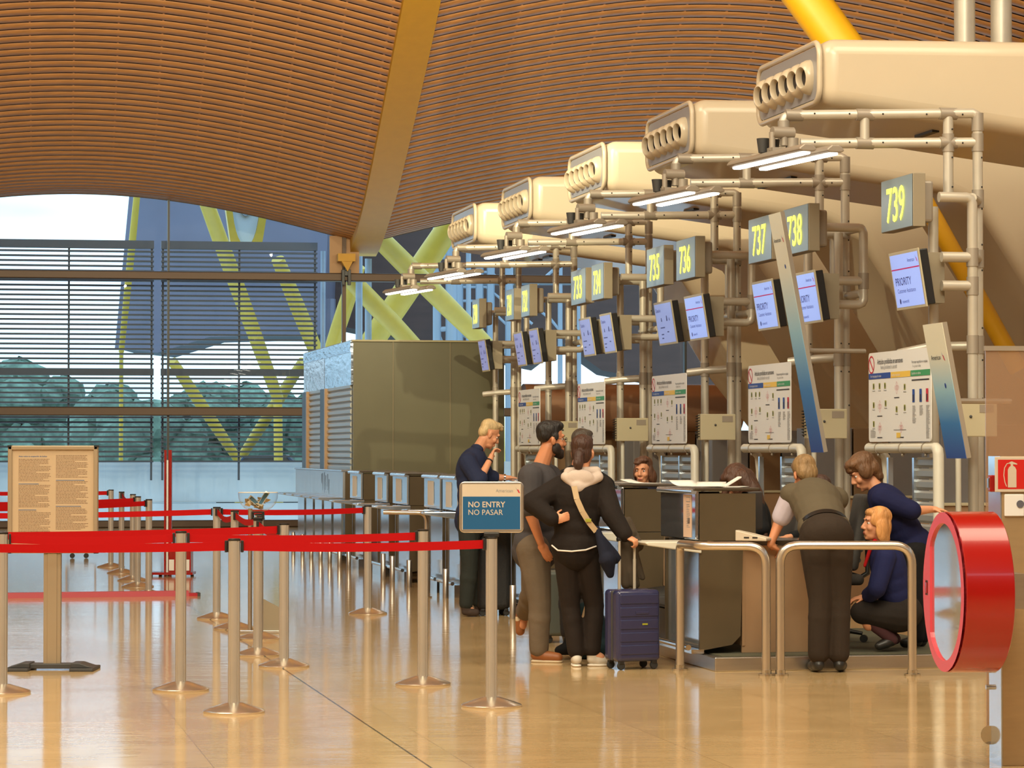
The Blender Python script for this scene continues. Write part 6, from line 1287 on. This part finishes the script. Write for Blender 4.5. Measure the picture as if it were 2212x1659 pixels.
# shoulder bag, strap, draped jacket
o_ = W(1310, 1200, 19.2); org = V((o_.x, o_.y, 0))
t = thing('shoulder_bag', 'slouchy navy shoulder bag with a cream strap on the woman in black', 'bag', org)
b = Blob(); P_ = lambda x, y, dy: W(x, y, 19.15 + dy)
b.cap(P_(1290, 1142, -.02), P_(1312, 1215, -.05), .022, .05); b.cap(P_(1312, 1210, -.05), P_(1318, 1240, -.03), .062, .030); b.cap(P_(1300, 1165, -.03), P_(1328, 1205, .0), .03, .045); b.build('pouch', fabric('navy_bag_fabric', (30, 34, 52), bump=.9, scale=6), t, voxel=.008, smooth=4, org=org)
mb = MB(); pts = [(1240, 1050, -.03), (1246, 1078, -.055), (1258, 1105, -.06), (1272, 1128, -.055), (1288, 1148, -.04)]; P = [P_(x, y, d) - org for x, y, d in pts]
for i in range(len(P) - 1):
    d = (P[i + 1] - P[i]).normalized(); s_ = d.cross(V((0, 1, 0))).normalized() * .0195; mb.add([P[i] - s_, P[i] + s_, P[i + 1] + s_, P[i + 1] - s_, P[i] - s_ + V((0, .004, 0)), P[i] + s_ + V((0, .004, 0)), P[i + 1] + s_ + V((0, .004, 0)), P[i + 1] - s_ + V((0, .004, 0))], [(0, 1, 2, 3), (7, 6, 5, 4), (0, 4, 5, 1), (2, 6, 7, 3), (1, 5, 6, 2), (0, 3, 7, 4)])
mb.build('strap', fabric('cream_strap_webbing', (214, 186, 148), bump=.2), t)
mb = MB(); c = P_(1271, 1124, -.062) - org; mb.box(c.x - .02, c.x + .02, c.y - .006, c.y, c.z - .012, c.z + .012); mb.build('buckle', M_gold, t, bevel=.003)
o_ = W(1360, 1200, 19.2); org = V((o_.x, o_.y, 0)); b = Blob(); P_ = lambda x, y, dy: W(x, y, 19.24 + dy)
for (a, c_, r0, r1) in (((1342, 1135, .05), (1352, 1262, .05), .03, .035), ((1356, 1130, .08), (1368, 1262, .06), .035, .03), ((1352, 1128, .05), (1388, 1248, .08), .03, .02), ((1348, 1128, .09), (1344, 1250, .12), .028, .03), ((1358, 1122, .10), (1380, 1180, .08), .022, .035), ((1346, 1180, .05), (1372, 1262, .06), .04, .035), ((1350, 1124, .06), (1366, 1150, .06), .028, .03)): b.cap(P_(*a), P_(*c_), r0, r1)
o = b.build('draped_coat', fabric('grey_brown_coat', (92, 80, 66), bump=1.0, scale=6), None, voxel=.008, smooth=4, org=org); o.location = org; tagl(o, 'grey-brown coat draped over the handle of the navy blue suitcase', 'coat')
# backpack on the floor
o_ = W(1268, 1400, 20.0); org = V((o_.x, o_.y, 0)); t = thing('backpack', 'dark teal backpack on the floor seen between the woman\'s legs', 'backpack', org); b = Blob(); P_ = lambda x, y, dy: W(x, y, 20.0 + dy)
b.cap(P_(1262, 1318, 0), P_(1258, 1395, 0), .06, .10); b.cap(P_(1290, 1330, .05), P_(1292, 1395, .05), .05, .09); b.cap(P_(1235, 1395, 0), P_(1300, 1400, 0), .07, .07); b.build('sack', fabric('teal_nylon', (34, 58, 66), bump=.8, scale=8), t, voxel=.01, smooth=4, org=org)
for pts in ([(1266, 1310, -.1), (1256, 1345, -.13), (1262, 1385, -.15)], [(1282, 1320, -.06), (1286, 1350, -.09)]):
    mb = MB(); mb.tube([P_(*p) - org for p in pts], .012, 8); mb.build('strap', mat('pale_strap', s2l((190, 165, 130)), .7), t, smooth=60)
b = Blob(); b.cap(P_(1208, 1405, -.1), P_(1235, 1398, -.05), .035, .06); b.cap(P_(1232, 1385, -.05), P_(1238, 1345, 0), .05, .02); o = b.build('bag_flap', fabric('black_nylon_flap', (26, 26, 28)), t, voxel=.009, smooth=4, org=org)
# ---- woman agent facing us ---------------------------------------------------------------------
def seat_joints(J, Y, dx=0.0):
    return J
J = JJ(25.4, head=(1389, 1017, 0.0), neck=(1392, 1056, .03), chest=(1394, 1088, .05), pelvis=(1394, 1158, .10), sl=(1432, 1072, .03), sr=(1354, 1072, .03), el=(1440, 1120, -.05), er=(1346, 1120, -.05), wl=(1410, 1128, -.24), wr=(1375, 1128, -.24),
       hl=(1412, 1165, .08), hr=(1376, 1165, .08), kl=(1414, 1168, -.28), kr=(1374, 1168, -.28), al=(1412, 1270, -.25), ar=(1376, 1270, -.25), tl=(1412, 1348, -.35), tr=(1376, 1348, -.35), fwd=(-.35, -.93, -.08))
for q in 'lr': J['a' + q].z = .09; J['t' + q].z = .035; J['foot' + q] = (V((J['a' + q].x, J['a' + q].y, .038)), V((J['t' + q].x, J['t' + q].y, .036)))
person('woman agent facing us with a brown bob and grey fringe, behind a desk', J, M_skinA, [cloth_top(fabric('dark_uniform_cloth', (34, 36, 52)), (1.8, 1.8), .014, 'jacket', .92), cloth_legs(fabric('dark_uniform_trousers', (38, 36, 40)), 1.05), cloth_shoes(mat('black_shoe_leather', (.02, .018, .016), .4), None, .9)],
       s=1.0, w=.92, hair=hair_fn(hairmat('brown_bob_hair', (96, 62, 42)), [(0, -.025, .062, .084, .094, .076), (.0, .04, .100, .070, .050, .030), (-.074, -.012, -.03, .024, .055, .085), (.074, -.012, -.02, .020, .05, .07), (0, -.07, -.02, .08, .05, .10), (-.085, -.03, -.06, .035, .055, .07), (.03, .085, .078, .035, .016, .018)]), hands=[(J['wr'], (0, -1, -.1), (0, 0, -1), dict(curl=.4, s=.9)), (J['wl'], (0, -1, -.1), (0, 0, -1), dict(curl=.4, s=.9))])
# ---- seated woman with long brown hair -----------------------------------------------------------
J = JJ(21.4, head=(1593, 1042, 0.0), neck=(1620, 1084, .03), chest=(1630, 1118, .05), pelvis=(1640, 1180, .10), sl=(1636, 1102, -.14), sr=(1618, 1098, .20), el=(1646, 1140, -.18), er=(1612, 1140, .24), wl=(1612, 1152, -.22), wr=(1590, 1152, .1),
       hl=(1640, 1186, 0), hr=(1636, 1186, .18), kl=(1590, 1190, -.02), kr=(1590, 1190, .2), al=(1592, 1290, 0), ar=(1592, 1290, .2), tl=(1566, 1380, 0), tr=(1566, 1380, .2), fwd=(-.80, -.10, -.60))
for q in 'lr': J['a' + q].z = .08; J['t' + q].z = .04; J['foot' + q] = (V((J['a' + q].x, J['a' + q].y, .038)), V((J['t' + q].x, J['t' + q].y, .036)))
M_bh = hairmat('long_brown_hair', (104, 64, 34))
def long_hair(t, c, Rm, s, org):
    b = Blob(); P = lambda x, y, dy: W(x, y, 21.4 + dy)
    for x, y, z, a, bb, cc in [(0, -.02, .062, .092, .104, .086), (0, -.06, 0, .095, .075, .105), (.075, .02, -.01, .03, .07, .10), (-.075, .02, -.01, .03, .07, .10), (0, .05, .085, .075, .055, .038)]: b.ell(c + Rm @ V((x, y, z)), (a, bb, cc), Rm)
    for p, q, r0, r1 in (((1602, 1032, -.06), (1628, 1062, -.10), .075, .06), ((1612, 1030, .04), (1632, 1066, .02), .07, .06), ((1628, 1060, -.10), (1644, 1120, -.16), .055, .045), ((1622, 1060, -.04), (1634, 1118, -.12), .055, .045), ((1634, 1064, .0), (1650, 1128, -.05), .05, .035), ((1642, 1112, -.16), (1654, 1162, -.20), .045, .018), ((1634, 1110, -.14), (1644, 1150, -.20), .042, .02), ((1572, 1035, -.02), (1566, 1070, -.02), .03, .03)):
        b.cap(P(*p), P(*q), r0, r1)
    b.build('long_hair', hairmat('long_dark_brown_hair', (74, 44, 26)), t, voxel=0.007, smooth=4, org=org)
person('seated woman in black with long brown hair falling forward behind the nearest desk', J, M_skinA, [cloth_top(fabric('black_knit_top', (30, 30, 32)), (1.85, 1.85), .014, 'jacket', .92), cloth_legs(fabric('dark_uniform_trousers', (38, 36, 40)), 1.05), cloth_shoes(mat('black_shoe_leather', (.02, .018, .016), .4), None, .9)],
       s=1.0, w=.9, hair=long_hair, hands=[(J['wl'], (-.9, -.2, -.1), (0, 0, -1), dict(curl=.5, s=.92)), (J['wr'], (-1, -.3, 0), (0, 0, -1), dict(curl=.4, s=.9))])
# ---- seated agent mostly hidden behind the bending man -------------------------------------------------
J = JJ(20.3, head=(1770, 1064, 0.0), neck=(1774, 1102, .0), chest=(1776, 1136, .02), pelvis=(1780, 1210, .04), sl=(1772, 1120, -.16), sr=(1776, 1120, .17), el=(1744, 1158, -.28), er=(1750, 1160, .20), wl=(1708, 1160, -.42), wr=(1712, 1162, .05),
       hl=(1778, 1222, -.08), hr=(1778, 1222, .10), kl=(1722, 1225, -.08), kr=(1722, 1225, .12), al=(1726, 1330, -.08), ar=(1726, 1330, .12), tl=(1700, 1390, -.08), tr=(1700, 1390, .12), fwd=(-.95, -.1, -.30))
for q in 'lr': J['a' + q].z = .18; J['t' + q].z = .14; J['foot' + q] = (V((J['a' + q].x, J['a' + q].y, .14)), V((J['t' + q].x, J['t' + q].y, .137)))
person('seated agent almost fully hidden behind the bending man, only sleeves and hands showing', J, M_skinA, [cloth_top(fabric('black_knit_top', (30, 30, 32)), (1.8, 1.8), .014, 'jacket', .92), cloth_legs(fabric('dark_uniform_trousers', (38, 36, 40)), 1.05), cloth_shoes(mat('black_shoe_leather', (.02, .018, .016), .4), None, .9)],
       s=.95, w=.9, hair=hair_fn(hairmat('dark_brown_hair', (62, 36, 24)), [(0, -.02, .060, .082, .095, .078), (0, -.05, 0, .08, .06, .09)]), hands=[(J['wl'], (-1, -.1, -.12), (0, 0, -1), dict(curl=.45, s=.95, thumb=-1)), (J['wr'], (-1, -.1, -.1), (0, 0, -1), dict(curl=.45, s=.95))])
# ---- bending man in a waistcoat --------------------------------------------------------------------
J = JJ(18.8, head=(1738, 1026, .50), neck=(1752, 1060, .40), chest=(1764, 1086, .28), pelvis=(1784, 1152, .02), sl=(1712, 1070, .34), sr=(1806, 1078, .40), el=(1683, 1128, .40), er=(1790, 1150, .55), wl=(1664, 1176, .36), wr=(1738, 1165, .62),
       hl=(1764, 1168, .0), hr=(1806, 1168, .02), kl=(1772, 1295, -.02), kr=(1812, 1295, .02), al=(1768, 1424, -.02), ar=(1812, 1424, .0), tl=(1752, 1442, .16), tr=(1820, 1442, .18), fwd=(-.25, .80, -.55))
for q in 'lr': J['foot' + q] = (V((J['a' + q].x, J['a' + q].y - .02, .038)), V((J['t' + q].x, J['a' + q].y + .17, .034)))
def vest_extra(t, J, Rm, org):
    up = (J['chest'] - J['pelvis']).normalized(); lat = (J['hr'] - J['hl']).normalized(); fw = up.cross(lat).normalized(); lat = fw.cross(up)
    c = J['pelvis'] + up * .066 - org; mb = MB(); vs = []; n = 40
    for i in range(n):
        a_ = 2 * math.pi * i / n; d = lat * .171 * math.cos(a_) + fw * .146 * math.sin(a_)
        for k, h in ((1.0, -.017), (1.0, .017), (.97, .017), (.97, -.017)): vs.append(c + d * k + up * h)
    mb.add(vs, [(i * 4 + j, i * 4 + (j + 1) % 4, ((i + 1) % n) * 4 + (j + 1) % 4, ((i + 1) % n) * 4 + j) for i in range(n) for j in range(4)])
    mb.build('belt', mat('black_belt_leather', (.015, .012, .010), .3), t, smooth=60)
person('bending man seen from behind in an olive waistcoat and dark trousers', J, M_skinB, [cloth_top(mat('lavender_shirt_cotton', s2l((196, 186, 200)), .8, bump=.4, bscale=9), (0.78, 1.6), .014, 'shirt', 1.0, armk=1.35), cloth_vest(fabric('olive_waistcoat_wool', (108, 96, 76), bump=.3), .024, 1.06, 1.12), cloth_legs(fabric('dark_brown_trousers', (62, 50, 40), bump=.45), 1.16, .014, w=1.08, dp=1.15, cuff=.012), cloth_shoes(mat('black_shoe_leather', (.02, .018, .016), .4), None, 1.05)],
       face=False, hair=hair_fn(hairmat('light_brown_hair', (138, 108, 68)), [(0, -.024, .060, .084, .098, .080), (0, -.05, .0, .080, .060, .085), (0, .035, .10, .066, .056, .034)]), hands=[(J['wl'], (.55, .35, -.35), (-.2, .3, -1), dict(curl=.7)), (J['wr'], (-.6, .5, -.2), (0, 0, -1), dict(curl=.4))], extra=vest_extra)
# ---- young man in navy leaning left ---------------------------------------------------------------------
J = JJ(19.75, head=(1866, 1020, 0.02), neck=(1898, 1066, .0), chest=(1926, 1098, .0), pelvis=(1974, 1180, .0), sl=(1906, 1078, -.17), sr=(1914, 1082, .16), el=(1972, 1104, -.22), er=(1925, 1160, .26), wl=(2012, 1100, -.10), wr=(1945, 1215, .32),
       hl=(1976, 1195, -.09), hr=(1980, 1195, .09), kl=(1976, 1298, -.10), kr=(1990, 1298, .08), al=(1980, 1384, -.08), ar=(1990, 1384, .08), tl=(1945, 1396, -.1), tr=(1958, 1396, .06), fwd=(-.84, -.10, -.50))
for q in 'lr': J['foot' + q] = (V((J['a' + q].x, J['a' + q].y, .14)), V((J['t' + q].x, J['t' + q].y, .137)))
def badge(t, J, Rm, org):
    c = W(1908, 1102, 19.45) - org; mb = MB(); mb.box(c.x - .03, c.x + .03, c.y - .003, c.y, c.z - .012, c.z + .012); mb.build('name_badge', mat('pink_badge', s2l((190, 150, 160)), .5), t)
person('young man with long brown fringe leaning left in a navy polo shirt', J, M_skinA, [cloth_top(fabric('navy_polo_knit', (28, 32, 74), bump=.4), (0.95, 0.95), .016, 'polo_shirt', 1.02, 1.05, hem=.04, armk=1.35), cloth_legs(fabric('black_uniform_trousers', (26, 24, 26)), 1.16), cloth_shoes(mat('black_shoe_leather', (.02, .018, .016), .4))],
       hair=hair_fn(hairmat('mid_brown_mop', (98, 66, 38)), [(0, -.018, .068, .092, .104, .080), (0, .05, .092, .080, .056, .040), (0, -.07, .0, .085, .055, .09), (.078, .0, .01, .026, .055, .062), (-.078, .0, .01, .026, .055, .062), (0, .088, .062, .06, .022, .025), (0, -.075, -.07, .07, .04, .05)]), hands=[(J['wl'], (1, .1, -.1), (0, 0, -1), dict(curl=.35, thumb=-1)), (J['wr'], (-.4, .1, -1), (-1, 0, 0), dict(curl=.5))], extra=badge)
# ---- blonde woman crouching -------------------------------------------------------------------------------
J = JJ(19.35, head=(1894, 1132, 0.0), neck=(1908, 1182, .02), chest=(1920, 1228, .02), pelvis=(1940, 1322, .04), sl=(1912, 1206, -.15), sr=(1924, 1204, .17), el=(1894, 1272, -.20), er=(1900, 1270, .2), wl=(1872, 1292, -.06), wr=(1868, 1290, .12),
       hl=(1938, 1332, -.06), hr=(1942, 1332, .14), kl=(1856, 1322, -.08), kr=(1862, 1318, .14), al=(1928, 1382, -.06), ar=(1934, 1380, .15), tl=(1890, 1402, -.08), tr=(1896, 1402, .12), fwd=(-.97, -.20, .04))
for q in 'lr': J['foot' + q] = (V((J['a' + q].x, J['a' + q].y, .165)), V((J['t' + q].x, J['t' + q].y, .138)))
def scarf(t, J, Rm, org):
    b = Blob(); P_ = lambda x, y, dy: W(x, y, 19.35 + dy); b.cap(P_(1890, 1170, -.06), P_(1892, 1174, .06), .020, .020); b.cap(P_(1884, 1174, -.02), P_(1868, 1222, -.02), .016, .012); b.build('red_scarf', fabric('red_scarf_silk', (190, 20, 25), bump=.2), t, voxel=.006, smooth=3, org=org)
def skirt(t, J, org):
    b = Blob(.014)
    for q in 'lr': b.cap(J['h' + q], J['k' + q].lerp(J['h' + q], .08), .10, .07)
    b2 = Blob(.004)
    for q in 'lr': b2.cap(J['k' + q], J['a' + q], .052, .036)
    b2.build('stockings', fabric('dark_plum_stockings', (92, 58, 62), bump=.1), t, voxel=.008, smooth=3, org=org)
    b.ell(J['pelvis'], (.16, .16, .13)); b.build('skirt', fabric('dark_skirt_cloth', (46, 40, 36)), t, voxel=.009, smooth=5, org=org)
person('crouching blonde woman in a navy blouse with a red scarf', J, M_skinA, [cloth_top(fabric('navy_blouse_cloth', (34, 40, 88), bump=.5), (1.75, 1.75), .016, 'blouse', .95, 1.0, armk=1.3), skirt, cloth_shoes(mat('black_shoe_leather', (.02, .018, .016), .4), None, .9)],
       s=.96, w=.92, hair=hair_fn(hairmat('strawberry_blonde_bob', (196, 138, 80)), [(0, -.020, .058, .080, .094, .076), (0, .040, .082, .066, .050, .034), (0, -.058, -.02, .080, .050, .10), (.074, -.018, -.040, .019, .052, .085), (-.074, -.018, -.040, .019, .052, .085), (.058, -.04, -.095, .026, .046, .055), (-.058, -.04, -.095, .026, .046, .055), (0, -.066, -.105, .066, .034, .052), (.066, .045, .03, .014, .03, .045), (-.066, .045, .03, .014, .03, .045)]), hands=[(J['wl'], (-1, .2, -.1), (0, 0, -1), dict(curl=.5, s=.9)), (J['wr'], (-1, -.1, -.1), (0, 0, -1), dict(curl=.5, s=.9))], extra=scarf)
